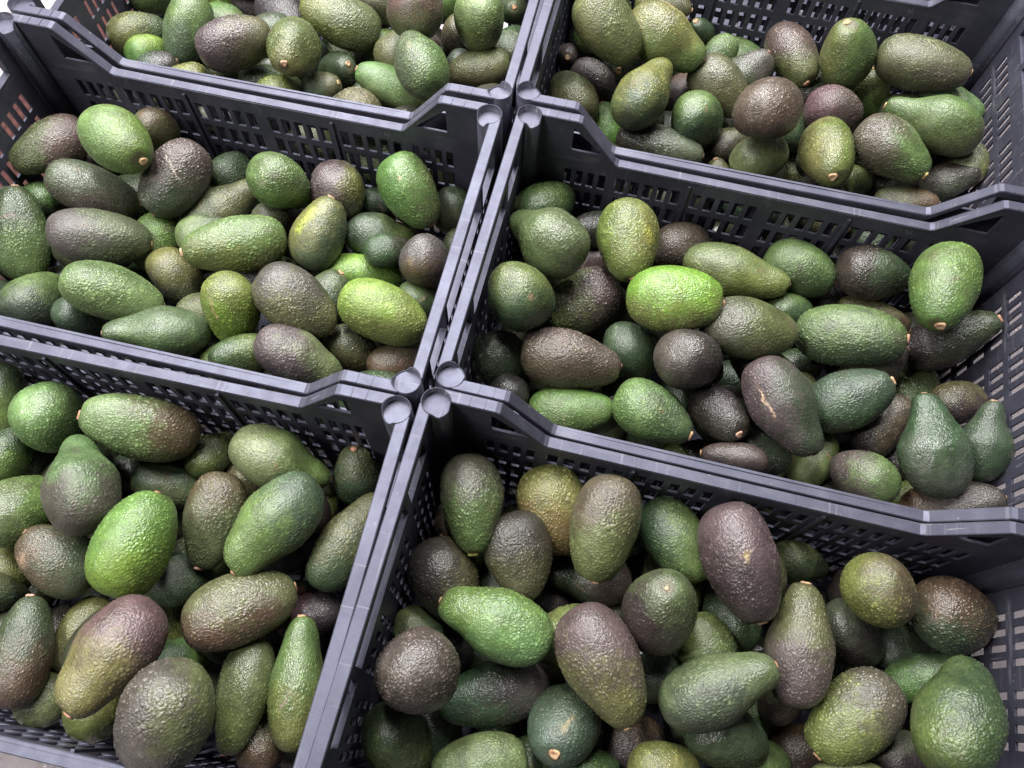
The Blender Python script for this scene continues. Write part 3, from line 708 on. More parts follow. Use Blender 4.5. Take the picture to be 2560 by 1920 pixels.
('ML',(-0.2605, 0.2708, 0.1611),(0.2019, -0.8854, 0.3992, -0.1263),0.065,1.34,0,'g','bg',(0.74, 0.63, 0.29),(0.7, -0.28, -0.66),(0.47, -0.78, 0.41),(0.78, 0.58, 0.21),'plump green avocado at the centre back wall, middle left crate'),
('ML',(-0.1998, 0.2892, 0.1348),(0.0675, 0.9765, -0.2029, 0.0268),0.0684,1.32,0,'pu','og',(0.79, -0.63, 0.02),(0.57, 0.46, -0.68),(0.81, -0.59, -0.03),(0.51, 0.67, 0.54),'olive avocado with purple shoulder and white shine, middle left crate'),
('ML',(-0.1054, 0.2925, 0.1656),(0.2198, -0.3746, 0.8014, -0.4112),0.0654,1.43,0,'bg','g',(-0.78, -0.37, 0.53),(0.26, -0.96, -0.0),(-0.78, -0.35, 0.52),(0.58, -0.09, 0.81),'bright green avocado with tan scars, stem pointing down right, middle left crate'),
('ML',(-0.0626, 0.312, 0.1162),(0.1052, 0.824, 0.5354, -0.1527),0.0456,1.39,0,'ol','dg',(0.28, -0.41, -0.88),(-0.71, 0.41, -0.58),(0.55, 0.8, -0.23),(-0.53, 0.55, 0.65),'small olive avocado against the right wall, middle left crate'),
('ML',(-0.1628, 0.3155, 0.0924),(0.2207, -0.937, 0.139, -0.2324),0.0451,1.32,0,'dg','dg',(-0.08, -0.93, -0.38),(0.73, 0.05, -0.68),(0.76, -0.35, 0.54),(0.35, 0.93, 0.12),'dark green avocado in the gap left of the scarred one, middle left crate'),
('ML',(-0.3458, 0.2496, 0.1109),(0.7572, -0.5661, 0.3117, -0.0952),0.0584,2.02,0,'ol','gg',(-0.53, -0.33, -0.79),(0.31, -0.95, 0.0),(0.65, -0.15, 0.74),(0.76, 0.03, -0.65),'long olive avocado with neck pointing up right, middle left crate'),
('ML',(-0.2885, 0.1796, 0.1541),(0.1588, 0.6105, 0.2088, -0.7473),0.0642,1.84,0,'g','og',(0.37, 0.92, 0.21),(-0.86, 0.51, 0.0),(-0.22, 0.29, -0.93),(0.34, 0.92, 0.2),'large green avocado with stem at its left tip, centre, middle left crate'),
('ML',(-0.2014, 0.2233, 0.1443),(0.3585, -0.3707, -0.3916, -0.762),0.0605,1.49,0,'tg','ye',(0.83, -0.5, 0.3),(0.65, 0.76, -0.0),(-0.49, 0.73, 0.48),(-0.22, 0.43, -0.88),'bluish green avocado with a yellow streak and stem up, middle left crate'),
('ML',(-0.1412, 0.2591, 0.1069),(0.466, 0.4434, 0.6536, 0.3988),0.0577,1.54,0,'gg','og',(0.05, 0.28, 0.97),(-0.75, 0.66, -0.0),(0.03, 0.29, 0.96),(-0.78, -0.59, 0.21),'grey green rough avocado below the scarred bright one, middle left crate'),
('ML',(-0.0683, 0.2156, 0.1387),(0.0821, -0.832, -0.5324, -0.1326),0.0585,1.48,0,'pu','br',(-0.82, 0.57, 0.18),(-0.1, 0.41, -0.91),(0.58, 0.79, 0.17),(-0.81, 0.56, 0.17),'round purple brown avocado beside the right wall, middle left crate'),
('ML',(-0.1511, 0.2079, 0.0944),(0.6249, -0.291, 0.7172, -0.1024),0.0545,1.81,0,'li','bg',(0.82, -0.59, 0.09),(-0.45, -0.89, 0.0),(-0.19, -0.12, 0.98),(0.82, -0.57, 0.09),'glossy lime green avocado partly covered by the olive one, middle left crate'),
('ML',(-0.0928, 0.1315, 0.1536),(0.5053, -0.3669, 0.7197, -0.3034),0.0642,1.63,0,'og','li',(-0.93, -0.04, -0.38),(-0.12, -0.99, 0.0),(-0.41, -0.11, 0.91),(0.9, -0.2, 0.38),'olive lime avocado lying at the right near the rim, middle left crate'),
('ML',(-0.1861, 0.1156, 0.1674),(0.0153, -0.8129, 0.2801, -0.5104),0.0664,1.51,0,'ol','pu',(0.1, -0.8, -0.61),(1.0, -0.06, 0.0),(0.23, -0.62, 0.75),(0.15, 0.78, 0.6),'purple olive avocado with stem scar at its lower right, middle left crate'),
('ML',(-0.2645, 0.0986, 0.1464),(0.1184, 0.9078, 0.3896, -0.1002),0.0628,1.54,0,'og','li',(-0.37, 0.73, 0.59),(-0.21, 0.67, -0.71),(0.8, 0.57, -0.17),(-0.35, 0.69, 0.63),'lime olive avocado with a long tan scar, middle left crate'),
('ML',(-0.3635, 0.1439, 0.1),(0.2052, 0.9509, 0.0533, 0.2256),0.0563,1.52,0,'gg','og',(0.34, -0.46, -0.84),(0.67, 0.69, -0.29),(0.92, -0.18, 0.34),(-0.15, 0.64, 0.75),'grey green shiny avocado behind the lime olive one, middle left crate'),
('ML',(-0.4117, 0.1866, 0.1044),(0.5247, 0.708, -0.4324, 0.1907),0.0517,1.43,0,'g','bg',(0.13, 0.36, -0.93),(1.0, 0.06, 0.0),(0.47, -0.8, -0.39),(0.19, -0.34, 0.92),'green avocado tucked between grey purple and large green ones, middle left crate'),
('ML',(-0.4472, 0.151, 0.1532),(0.269, 0.5018, 0.68, 0.462),0.0635,1.76,0,'gg','pu',(-0.18, 0.07, -0.99),(-0.49, 0.87, -0.0),(-0.14, 0.46, 0.88),(-0.94, -0.34, 0.03),'grey purple avocado with orange stem scar at right, middle left crate'),
('ML',(-0.5627, 0.1486, 0.1261),(0.0329, -0.1123, 0.4536, 0.8835),0.0614,1.84,0,'g','dg',(-0.16, 0.05, 1.0),(-0.74, 0.67, 0.0),(-0.96, -0.27, 0.03),(-0.07, 0.16, -0.98),'large green avocado standing at the left edge, stem up, middle left crate'),
('ML',(-0.5628, 0.2093, 0.1086),(0.1582, -0.2298, 0.9306, 0.2372),0.0489,1.33,0,'dg','g',(-0.53, 0.84, -0.16),(-0.64, -0.36, -0.68),(-0.91, -0.31, 0.27),(0.3, -0.95, -0.08),'dark green avocado behind the standing green one, middle left crate'),
('ML',(-0.4004, 0.0856, 0.1541),(0.192, -0.8391, 0.2496, -0.4436),0.0643,1.7,0,'lg','g',(-0.11, -0.96, -0.31),(0.96, -0.27, -0.0),(0.36, -0.43, 0.83),(0.36, 0.88, 0.3),'large light green avocado with pale stem at lower right, middle left crate'),
('ML',(-0.517, 0.0781, 0.1049),(0.4969, -0.8611, -0.1051, -0.0232),0.0574,1.45,0,'tg','g',(0.15, -0.91, 0.41),(0.63, -0.36, -0.68),(0.99, 0.07, 0.11),(0.01, 0.82, -0.57),'teal green avocado at the front left, middle left crate'),
('ML',(-0.5673, 0.0693, 0.0996),(0.2682, -0.9491, -0.1256, -0.107),0.0471,1.58,0,'tg','dg',(0.25, -0.98, -0.06),(0.73, 0.07, -0.68),(0.97, 0.1, 0.23),(-0.07, 0.99, -0.11),'teal avocado cut by the left picture edge, middle left crate'),
('ML',(-0.4482, 0.0638, 0.1158),(0.1856, -0.8732, 0.4452, -0.07),0.0448,1.42,0,'tg','dg',(-0.73, -0.6, -0.35),(0.55, -0.55, -0.63),(0.4, -0.86, 0.32),(0.86, 0.48, 0.2),'teal avocado under the large light green one, middle left crate'),
('ML',(-0.338, 0.0554, 0.136),(0.7682, 0.3902, -0.4045, -0.3067),0.0591,1.93,0,'gg','g',(0.72, -0.71, -0.02),(0.8, 0.6, 0.0),(0.31, 0.28, -0.91),(0.64, -0.76, -0.02),'long grey green avocado along the front rim, middle left crate'),
('ML',(-0.2676, 0.0609, 0.0924),(0.2904, -0.771, -0.2279, -0.519),0.05,1.46,0,'og','g',(0.52, -0.81, 0.31),(0.92, 0.33, -0.2),(0.38, 0.47, 0.79),(-0.35, 0.87, -0.35),'olive green avocado at the front rim behind the purple one, middle left crate'),
('ML',(-0.1665, 0.0551, 0.1533),(0.5563, 0.0228, 0.8303, -0.0252),0.0634,1.59,0,'pu','lg',(-0.29, 0.34, 0.91),(-0.94, -0.35, 0.0),(-0.39, 0.28, 0.88),(0.29, -0.87, 0.41),'big purple avocado with green tip at the front rim, middle left crate'),
('ML',(-0.1303, 0.1024, 0.0964),(0.0742, -0.9181, 0.3092, -0.2365),0.0561,1.44,0,'ol','gg',(-0.38, -0.73, -0.59),(0.77, -0.09, -0.64),(0.56, -0.7, 0.45),(0.52, 0.71, 0.47),'shiny olive avocado between purple and lime olive ones, middle left crate'),
('ML',(-0.0772, 0.0953, 0.1029),(0.5133, 0.1621, 0.6864, 0.489),0.0448,1.48,0,'br','ol',(0.36, 0.91, 0.27),(-0.86, 0.5, -0.0),(-0.26, -0.15, 0.95),(-0.51, -0.82, -0.27),'brown olive avocado in the front right corner, middle left crate'),
('ML',(-0.0679, 0.1776, 0.1057),(0.1259, 0.6856, 0.6623, 0.2747),0.0468,1.46,0,'dg','g',(0.89, 0.13, -0.45),(-0.28, 0.68, -0.68),(0.19, 0.81, 0.55),(-0.96, 0.04, 0.28),'dark green avocado under the olive lime one by the right wall, middle left crate'),
('ML',(-0.4083, 0.2481, 0.078),(0.1103, 0.0615, 0.8956, 0.4265),0.0475,1.45,0,'li','g',(0.1, 1.0, 0.13),(-0.66, 0.31, -0.68),(-0.9, 0.17, 0.39),(-0.32, -0.87, -0.36),'small lime patch of avocado under the long olive one, middle left crate'),
('ML',(-0.274, 0.2494, 0.112),(0.1651, -0.7363, -0.5338, -0.3815),0.0486,1.37,0,'pu','ol',(0.98, -0.23, -0.01),(0.3, 0.67, -0.68),(0.3, 0.81, 0.5),(-0.86, 0.46, -0.23),'small purple olive avocado peeking in the centre, middle left crate'),
('ML',(-0.4585, 0.056, 0.0702),(0.2434, -0.8609, -0.3866, -0.2241),0.0467,1.45,0,'dg','dp',(0.73, -0.7, 0.03),(0.61, 0.4, -0.68),(0.72, 0.62, 0.3),(-0.6, 0.78, -0.17),'dark avocado low behind the front rim at left, middle left crate'),
('MR',(0.0555, 0.3165, 0.1558),(0.1308, -0.6019, -0.545, -0.5688),0.0618,1.43,0,'dg','g',(0.99, -0.07, 0.2),(0.33, 0.65, -0.68),(-0.1, 0.71, 0.69),(-0.84, 0.31, -0.45),'glossy dark green avocado at the back left corner post, middle right crate'),
('MR',(0.0708, 0.2364, 0.2096),(0.2017, -0.7733, 0.1424, 0.584),0.0704,1.51,0,'gg','g',(-0.33, 0.68, 0.67),(-0.78, 0.35, -0.52),(0.25, -0.64, -0.73),(0.44, 0.74, -0.51),'grey green pear shaped avocado leaning on the left wall, middle right crate'),
('MR',(0.1595, 0.2611, 0.1971),(0.5119, 0.4672, 0.6011, -0.3979),0.0689,1.36,0,'og','ye',(-0.29, 0.96, 0.15),(-0.89, -0.18, 0.42),(-0.03, 1.0, 0.02),(0.26, -0.02, 0.97),'upright lime olive avocado with yellow blotch, stem down, middle right crate'),
('MR',(0.2301, 0.3242, 0.1187),(0.4192, -0.7818, 0.3159, -0.3365),0.0556,1.41,0,'pu','br',(-0.52, -0.85, -0.16),(0.61, -0.41, -0.68),(0.4, -0.33, 0.86),(0.7, 0.71, -0.06),'purple brown wrinkled avocado behind the lime one, middle right crate'),
('MR',(0.2201, 0.1964, 0.2009),(0.6812, 0.2518, 0.5909, 0.3513),0.0676,1.54,0,'li','ye',(-0.46, -0.9, 0.07),(-0.95, 0.32, 0.0),(0.21, -0.02, 0.98),(-0.42, -0.9, 0.07),'shiny bright lime avocado in the middle, stem right, middle right crate'),
('MR',(0.295, 0.2862, 0.1404),(0.5088, 0.5849, 0.3602, 0.5189),0.0593,2.15,0,'og','g',(0.8, 0.49, -0.38),(-0.38, 0.93, 0.0),(0.41, -0.13, 0.9),(-0.9, -0.22, 0.38),'bumpy olive green pear avocado behind the bright lime one, middle right crate'),
('MR',(0.3692, 0.3154, 0.1343),(0.7033, -0.014, 0.6746, -0.2238),0.0628,1.43,0,'g','dg',(0.68, -0.62, 0.42),(-0.54, -0.84, 0.0),(-0.11, 0.48, 0.87),(0.68, -0.61, 0.41),'rough green avocado at the centre of the back wall, middle right crate'),
('MR',(0.4541, 0.3164, 0.1513),(0.504, 0.2812, 0.7378, 0.35),0.0656,1.44,0,'dp','dg',(-0.64, 0.38, 0.68),(-0.74, 0.25, -0.62),(-0.17, 0.21, 0.96),(-0.53, -0.84, 0.09),'dark purple avocado left of the bright green one, middle right crate'),
('MR',(0.5028, 0.2722, 0.2114),(0.2657, 0.3588, 0.5712, -0.6888),0.0714,1.5,0,'bg','g',(0.15, 0.57, 0.82),(-0.38, -0.63, 0.68),(-0.6, 0.7, -0.4),(0.16, 0.59, 0.79),'bright green round avocado with stem down, back right, middle right crate'),
('MR',(0.0586, 0.1584, 0.2013),(0.045, 0.5354, 0.8169, 0.2098),0.0694,1.35,0,'tg','g',(0.86, 0.34, -0.41),(-0.35, 0.24, -0.91),(-0.21, 0.92, 0.33),(-0.94, -0.28, 0.17),'dark teal green avocado touching the left wall, middle right crate'),
('MR',(0.1235, 0.2069, 0.1346),(0.5677, 0.5168, -0.6407, 0.0103),0.0641,1.56,0,'pu','og',(0.01, 0.56, 0.84),(0.97, 0.25, -0.0),(0.05, -0.54, -0.84),(0.31, -0.79, 0.53),'purple olive avocado in the left part of the pile, middle right crate'),
('MR',(0.1245, 0.1167, 0.1663),(0.5781, -0.4246, 0.5602, -0.4144),0.0655,1.72,0,'br','pu',(-0.95, -0.31, -0.18),(0.16, -0.99, 0.0),(-0.19, 0.05, 0.98),(0.98, 0.13, 0.18),'large brown avocado lying at the left front, middle right crate'),
('MR',(0.0506, 0.1141, 0.1219),(0.0619, 0.9654, -0.0125, 0.2529),0.0611,1.46,0,'dg','tg',(0.12, -0.73, -0.69),(0.52, 0.52, -0.68),(0.86, -0.27, 0.43),(-0.02, 0.82, 0.57),'dark green avocado behind the brown one by the left wall, middle right crate'),
('MR',(0.1906, 0.1609, 0.1216),(0.2458, 0.5285, 0.8088, 0.0778),0.061,1.38,0,'dg','tg',(0.61, 0.38, -0.71),(-0.67, 0.08, -0.74),(-0.12, 0.9, 0.42),(-0.73, -0.37, 0.57),'dark green avocado between brown and purple ones, middle right crate'),
('MR',(0.2477, 0.1398, 0.1784),(0.1525, -0.9643, 0.0138, -0.2161),0.0668,1.3,0,'dp','pu',(-0.92, 0.17, -0.39),(0.27, 0.18, -0.94),(0.87, -0.18, 0.45),(0.1, 0.98, 0.18),'round dark purple avocado in the middle front, middle right crate'),
('MR',(0.3089, 0.1906, 0.1784),(0.0518, 0.747, 0.1027, 0.6548),0.0685,1.49,0,'ol','pu',(-0.3, 0.03, -0.96),(0.67, 0.65, -0.35),(0.19, -0.12, 0.97),(-0.57, 0.8, 0.21),'large grey olive avocado below the bright lime one, middle right crate'),
('MR',(0.4245, 0.2176, 0.1616),(0.3625, -0.4934, 0.3223, -0.722),0.065,1.81,0,'dg','g',(-0.32, -0.94, -0.17),(0.89, -0.46, 0.0),(-0.42, 0.07, 0.91),(0.5, 0.85, 0.17),'large dark green avocado with round tan stem scar at right, middle right crate'),
('MR',(0.4704, 0.2828, 0.109),(0.3717, 0.6044, 0.1413, 0.6904),0.0488,1.83,0,'br','ol',(0.95, -0.05, -0.33),(0.21, 0.98, 0.0),(0.17, -0.47, 0.87),(-0.9, 0.27, 0.33),'brown olive avocado behind the large dark green one, middle right crate'),
('MR',(0.5522, 0.2639, 0.1316),(0.6906, -0.4024, 0.1708, -0.5761),0.0629,1.76,0,'dp','dg',(0.46, 0.11, 0.89),(0.53, -0.85, 0.0),(0.07, 0.63, 0.78),(0.79, 0.43, -0.42),'dark purple and green avocado under the bright green one, middle right crate'),
('MR',(0.3543, 0.1083, 0.1748),(0.6006, 0.7343, 0.2589, 0.1817),0.0664,1.74,0,'pu','dg',(0.71, 0.59, 0.41),(-0.51, 0.86, 0.0),(0.91, 0.15, 0.39),(-0.35, -0.24, 0.91),'dark brown avocado with tan scar on its left edge, middle right crate'),
('MR',(0.433, 0.1455, 0.1516),(0.775, -0.0013, 0.4935, 0.3948),0.064,1.46,0,'tg','dg',(-0.35, -0.86, -0.4),(-0.97, 0.22, 0.0),(0.31, -0.44, 0.84),(-0.19, -0.9, -0.4),'dark teal avocado with orange stem at its right tip, middle right crate'),
('MR',(0.2976, 0.1024, 0.1357),(0.6719, 0.4953, 0.0063, 0.5506),0.0566,1.38,0,'dp','dp',(0.81, 0.43, -0.42),(0.09, 0.78, 0.62),(0.56, -0.72, 0.41),(-0.8, -0.34, 0.49),'dark shiny avocado with orange stem scar near the front rim, middle right crate'),
('MR',(0.2239, 0.0785, 0.1564),(0.4086, -0.4397, 0.5541, -0.5768),0.0645,1.43,0,'g','dg',(-0.33, -0.35, 0.89),(0.47, -0.88, -0.0),(-0.48, -0.05, 0.88),(0.77, 0.45, 0.45),'green avocado with white specks at the front rim, middle right crate'),
('MR',(0.1365, 0.0694, 0.1357),(0.1437, -0.6768, 0.0199, -0.7218),0.0534,1.76,0,'g','bg',(0.31, -0.96, -0.02),(0.99, 0.16, 0.0),(-0.07, -0.04, 1.0),(-0.2, 0.98, 0.02),'green avocado along the front rim at left, middle right crate'),
('MR',(0.3206, 0.0563, 0.1357),(0.3362, 0.6581, -0.4322, -0.5167),0.0336,2.15,0,'dp','pu',(-1.0, 0.11, 0.11),(-0.04, 1.0, 0.0),(-0.12, -0.28, -0.95),(0.99, -0.05, -0.11),'dark grey avocado lying along the front rim, middle right crate'),
('MR',(0.4174, 0.0867, 0.0987),(0.2794, 0.133, 0.4915, 0.8141),0.0443,1.6,0,'g','og',(0.67, 0.16, 0.74),(-0.02, 1.0, -0.0),(-0.66, -0.37, 0.65),(-0.67, -0.1, -0.74),'green avocado with red brown stem nub near the front rim, middle right crate'),
('MR',(0.455, 0.0661, 0.1361),(0.134, 0.221, -0.9099, -0.3245),0.0567,1.41,0,'pu','g',(-0.7, 0.1, -0.73),(0.58, 0.43, -0.7),(-0.95, -0.14, -0.28),(0.21, -0.95, -0.25),'purple and green rough avocado at the front rim, middle right crate'),
('MR',(0.4863, 0.1427, 0.112),(0.4027, 0.0075, 0.4766, 0.7814),0.0502,1.6,0,'br','dp',(0.69, 0.39, -0.62),(-0.32, 0.95, 0.0),(-0.53, -0.64, 0.56),(-0.55, -0.24, -0.8),'dark brown avocado behind the tall dark green one, middle right crate'),
('MR',(0.5146, 0.1057, 0.1652),(0.0263, 0.1505, -0.5711, -0.8065),0.0645,1.73,0.34,'dg','tg',(0.15, 0.11, -0.99),(0.31, 0.95, 0.0),(-0.98, -0.18, -0.06),(0.08, -0.1, -0.99),'tall dark green pear avocado standing at the front right, middle right crate'),
('MR',(0.5724, 0.1266, 0.1581),(0.8045, -0.496, -0.182, -0.2713),0.0493,1.8,0,'dg','tg',(-0.15, -0.18, 0.98),(0.18, -0.98, 0.0),(0.72, 0.66, 0.18),(0.16, 0.09, -0.98),'dark green avocado with pale stem by the right slotted wall, middle right crate'),
('MR',(0.5504, 0.0596, 0.1283),(0.6187, -0.4036, 0.2801, -0.6131),0.048,2.15,0,'br','dp',(0.15, -0.1, 1.0),(0.41, -0.91, 0.0),(-0.12, 0.48, 0.87),(0.83, 0.52, -0.17),'reddish brown avocado under the tall dark green pear, middle right crate'),
('MR',(0.5655, 0.1853, 0.1209),(0.3883, -0.7315, 0.2178, -0.5164),0.047,1.42,0,'dp','ol',(-0.4, -0.93, -0.04),(0.62, -0.39, -0.68),(0.22, -0.07, 0.97),(0.48, 0.88, -0.04),'dark olive avocado behind the tall pear at the right, middle right crate'),
('MR',(0.3703, 0.2664, 0.1113),(0.579, -0.2614, 0.7701, 0.0583),0.0461,1.41,0,'dg','g',(-0.76, 0.65, -0.13),(-0.52, -0.51, -0.68),(-0.28, -0.28, 0.92),(0.63, -0.77, -0.04),'dark green tip beside the large grey olive avocado, middle right crate'),
('MR',(0.1162, 0.2693, 0.112),(0.0808, 0.4861, 0.3402, 0.8009),0.0454,1.76,0,'rp','dp',(0.93, -0.18, 0.36),(0.35, 0.94, -0.0),(-0.38, 0.05, 0.92),(-0.81, 0.46, -0.36),'dark red avocado in the gap under the grey green pear, middle right crate'),
('MR',(0.4295, 0.3224, 0.078),(0.4158, 0.1361, 0.7464, 0.5014),0.0442,1.33,0,'dp','dp',(0.35, 0.93, 0.17),(-0.54, 0.49, -0.68),(-0.48, -0.09, 0.87),(-0.48, -0.81, -0.34),'dark avocado in shade below the rough green one, middle right crate'),
('MR',(0.3959, 0.2122, 0.078),(0.4932, -0.7221, 0.3415, -0.3447),0.0444,1.39,0,'dp','dg',(-0.72, -0.71, 0.02),(0.39, -0.62, -0.68),(0.34, -0.23, 0.91),(0.79, 0.6, -0.14),'dark avocado deep in the gap below the large grey olive one, middle right crate'),
('BL',(-0.4044, -0.0684, 0.1411),(0.007, -0.4014, -0.9155, 0.0285),0.0658,1.42,0,'lg','g',(-0.35, 0.91, 0.29),(-0.53, 0.22, -0.82),(-0.5, 0.86, -0.07),(-0.79, -0.42, 0.44),'light green round avocado at the back left, front left crate'),
('BL',(-0.2942, -0.0613, 0.1592),(0.7532, -0.1831, -0.4877, 0.4016),0.0644,1.83,0,'lg','br',(0.29, -0.03, -0.97),(0.42, -0.91, 0.0),(0.38, -0.3, -0.87),(-0.89, -0.36, -0.27),'long green avocado with brown right end and tan stem, front left crate'),
('BL',(-0.3134, -0.1335, 0.1859),(0.2022, -0.6082, 0.439, 0.6297),0.0677,1.6,0.34,'pu','g',(-0.63, -0.19, 0.77),(-0.85, -0.06, -0.52),(-0.26, -0.88, -0.4),(0.6, 0.18, -0.78),'pear shaped avocado with green neck and purple bottom, front left crate'),
('BL',(-0.4444, -0.1166, 0.1242),(0.0244, 0.1177, 0.6859, 0.7177),0.0481,1.43,0,'g','dg',(0.4, 0.39, 0.84),(-0.48, 0.88, 0.0),(-0.9, 0.13, 0.41),(-0.43, -0.33, -0.84),'green avocado with tan stem at the left picture edge, front left crate'),
('BL',(-0.467, -0.0614, 0.1377),(0.1394, 0.4272, -0.7241, 0.5232),0.0475,1.78,0,'g','dg',(0.0, -0.15, -1.0),(0.25, -0.97, 0.0),(-0.67, -0.74, 0.04),(0.03, 0.02, 1.0),'green avocado in the upper left corner by the back rim, front left crate'),
('BL',(-0.442, -0.1078, 0.0803),(0.1771, -0.7162, -0.6138, -0.2808),0.0513,1.37,0,'gg','dp',(0.96, -0.29, 0.14),(0.44, 0.64, -0.62),(0.27, 0.92, 0.29),(-0.93, 0.33, -0.17),'dark grey avocado in the gap behind the pear shaped one, front left crate'),
('BL',(-0.392, -0.1658, 0.1352),(0.3729, -0.9102, 0.1567, 0.0893),0.0615,1.45,0,'g','gg',(-0.78, 0.08, -0.64),(0.3, -0.67, -0.68),(0.86, -0.51, 0.09),(0.5, 0.79, -0.35),'green avocado with a dark grey patch at the left edge, front left crate'),
('BL',(-0.2772, -0.1018, 0.0996),(0.2858, 0.7096, 0.4653, 0.4454),0.0479,1.59,0,'gg','tg',(0.94, -0.08, -0.36),(0.24, 0.97, -0.0),(0.38, 0.33, 0.87),(-0.93, 0.11, 0.36),'grey green avocado behind the bright green one, front left crate'),
('BL',(-0.2421, -0.0548, 0.096),(0.2859, -0.3877, 0.7979, 0.3625),0.0488,1.48,0,'og','ol',(-0.61, 0.7, 0.4),(-0.78, -0.11, -0.62),(-0.63, -0.7, 0.33),(0.55, -0.71, -0.44),'small rough olive avocado by the back wall, front left crate'),
('BL',(-0.1494, -0.0576, 0.1427),(0.0504, 0.8239, -0.0406, 0.563),0.0631,1.73,0,'lg','g',(0.25, -0.39, 0.9),(0.97, 0.23, 0.0),(0.37, -0.34, 0.86),(-0.3, 0.84, 0.46),'large light green avocado under the grey green long one, front left crate'),
('BL',(-0.1235, -0.1294, 0.1799),(0.6627, 0.6899, -0.1104, -0.2696),0.067,1.69,0,'og','tg',(-0.05, 0.16, -1.0),(0.14, 0.99, 0.0),(0.69, 0.2, -0.69),(0.72, -0.27, 0.64),'long olive green avocado with tan stem at lower left, front left crate'),
('BL',(-0.1988, -0.1325, 0.1357),(0.6318, 0.7541, 0.1558, -0.0884),0.0591,1.71,0,'ol','br',(-0.22, 0.16, -0.97),(0.03, 1.0, -0.0),(0.93, 0.33, -0.16),(0.22, -0.17, 0.96),'slim brown olive avocado with stem scar facing down, front left crate'),
('BL',(-0.2363, -0.182, 0.1937),(0.5919, -0.5235, 0.4316, 0.4351),0.0685,1.49,0,'bg','li',(0.14, -0.39, -0.92),(-0.76, -0.65, -0.0),(0.23, -0.93, 0.27),(0.39, -0.17, -0.91),'bright green smooth avocado standing in the centre, front left crate'),
('BL',(-0.333, -0.2051, 0.1362),(0.3666, -0.4953, -0.0631, 0.7851),0.0597,1.38,0,'gg','br',(-0.44, 0.33, 0.85),(-0.79, -0.61, -0.0),(-0.11, -0.67, -0.73),(-0.32, 0.72, -0.61),'round grey green avocado with brown left cheek, front left crate'),
('BL',(-0.133, -0.2119, 0.1618),(0.5223, -0.732, 0.2825, -0.334),0.065,1.65,0,'ol','br',(0.94, 0.28, -0.26),(0.43, -0.9, 0.0),(0.44, -0.15, 0.89),(0.73, 0.64, -0.25),'large brown olive avocado lying across the middle right, front left crate'),
('BL',(-0.2168, -0.1946, 0.112),(0.3204, -0.8944, 0.3116, -0.0164),0.0485,1.42,0,'dg','tg',(-0.78, -0.62, 0.19),(0.2, -0.7, -0.68),(0.66, -0.68, 0.33),(0.74, 0.66, -0.13),'dark green avocado in shade beside the bright green one, front left crate'),
('BL',(-0.1338, -0.155, 0.112),(0.3525, -0.8239, 0.4292, -0.1128),0.0491,1.44,0,'tg','gg',(-0.91, -0.44, 0.07),(0.17, -0.78, -0.6),(0.42, -0.71, 0.57),(0.87, 0.49, -0.03),'pale teal avocado beneath the long olive green one, front left crate'),
('BL',(-0.0742, -0.0481, 0.1127),(0.2019, -0.1704, 0.3168, 0.911),0.0521,1.33,0,'dg','ol',(0.21, -0.31, 0.94),(-0.68, 0.54, 0.49),(-0.79, -0.61, -0.02),(-0.23, 0.33, -0.91),'dark olive avocado with orange stem in the back right corner, front left crate'),
('BL',(-0.0568, -0.1212, 0.1357),(0.7358, -0.6108, 0.276, 0.0964),0.0564,2.01,0,'ol','dg',(0.47, -0.3, -0.84),(-0.28, -0.96, -0.0),(0.75, -0.44, 0.49),(0.56, 0.04, -0.83),'rough olive avocado against the right wall with black tip, front left crate'),
('BL',(-0.0812, -0.1983, 0.0996),(0.6938, 0.5351, -0.3558, -0.3251),0.0458,1.52,0,'dp','rp',(-0.22, 0.24, 0.96),(0.33, 0.94, 0.0),(0.34, 0.14, -0.93),(0.79, -0.57, 0.21),'dark purple avocado with pinkish end under the right rim, front left crate'),
('BL',(-0.0623, -0.2616, 0.1357),(0.5939, -0.4719, -0.5034, -0.4137),0.056,2.15,0,'g','og',(0.14, 0.12, -0.99),(1.0, 0.09, -0.0),(0.17, 0.99, 0.01),(-0.36, 0.07, -0.93),'long green avocado standing along the right wall, front left crate'),
('BL',(-0.2092, -0.2748, 0.2096),(0.7663, 0.5776, -0.2741, 0.0639),0.0704,1.5,0,'rp','ye',(0.1, 0.12, 1.0),(0.8, 0.6, 0.0),(0.78, -0.31, -0.54),(0.17, -0.72, 0.67),'large pinkish purple avocado with yellow green tip, front left crate'),
('BL',(-0.2983, -0.2662, 0.0996),(0.0986, 0.0032, -0.6802, 0.7263),0.0469,1.64,0,'ol','og',(0.44, -0.31, -0.85),(-0.33, -0.95, 0.0),(-0.92, -0.18, -0.34),(-0.39, 0.42, 0.82),'olive avocado behind the pinkish purple one, front left crate'),
('BL',(-0.3236, -0.2923, 0.1395),(0.3359, -0.4292, 0.5255, 0.6534),0.053,1.92,0,'dg','br',(-0.13, -0.21, -0.98),(-0.99, -0.11, -0.0),(-0.42, -0.91, 0.01),(0.3, -0.15, -0.94),'dark olive avocado with large tan stem, front left, front left crate'),
('BL',(-0.3892, -0.2485, 0.1141),(0.0544, -0.9662, -0.2131, -0.1341),0.0436,1.5,0,'dg','ol',(0.24, -0.95, -0.25),(0.7, 0.2, -0.68),(0.95, 0.22, 0.24),(-0.29, 0.91, 0.3),'dark avocado cut by the left picture edge, front left crate'),
('BL',(-0.3984, -0.219, 0.0913),(0.1998, -0.6895, 0.6937, 0.0598),0.047,1.28,0,'og','ye',(-0.99, 0.2, -0.06),(-0.25, -0.69, -0.68),(-0.18, -0.95, 0.25),(0.98, -0.16, 0.1),'small olive yellow avocado near the left edge, front left crate'),
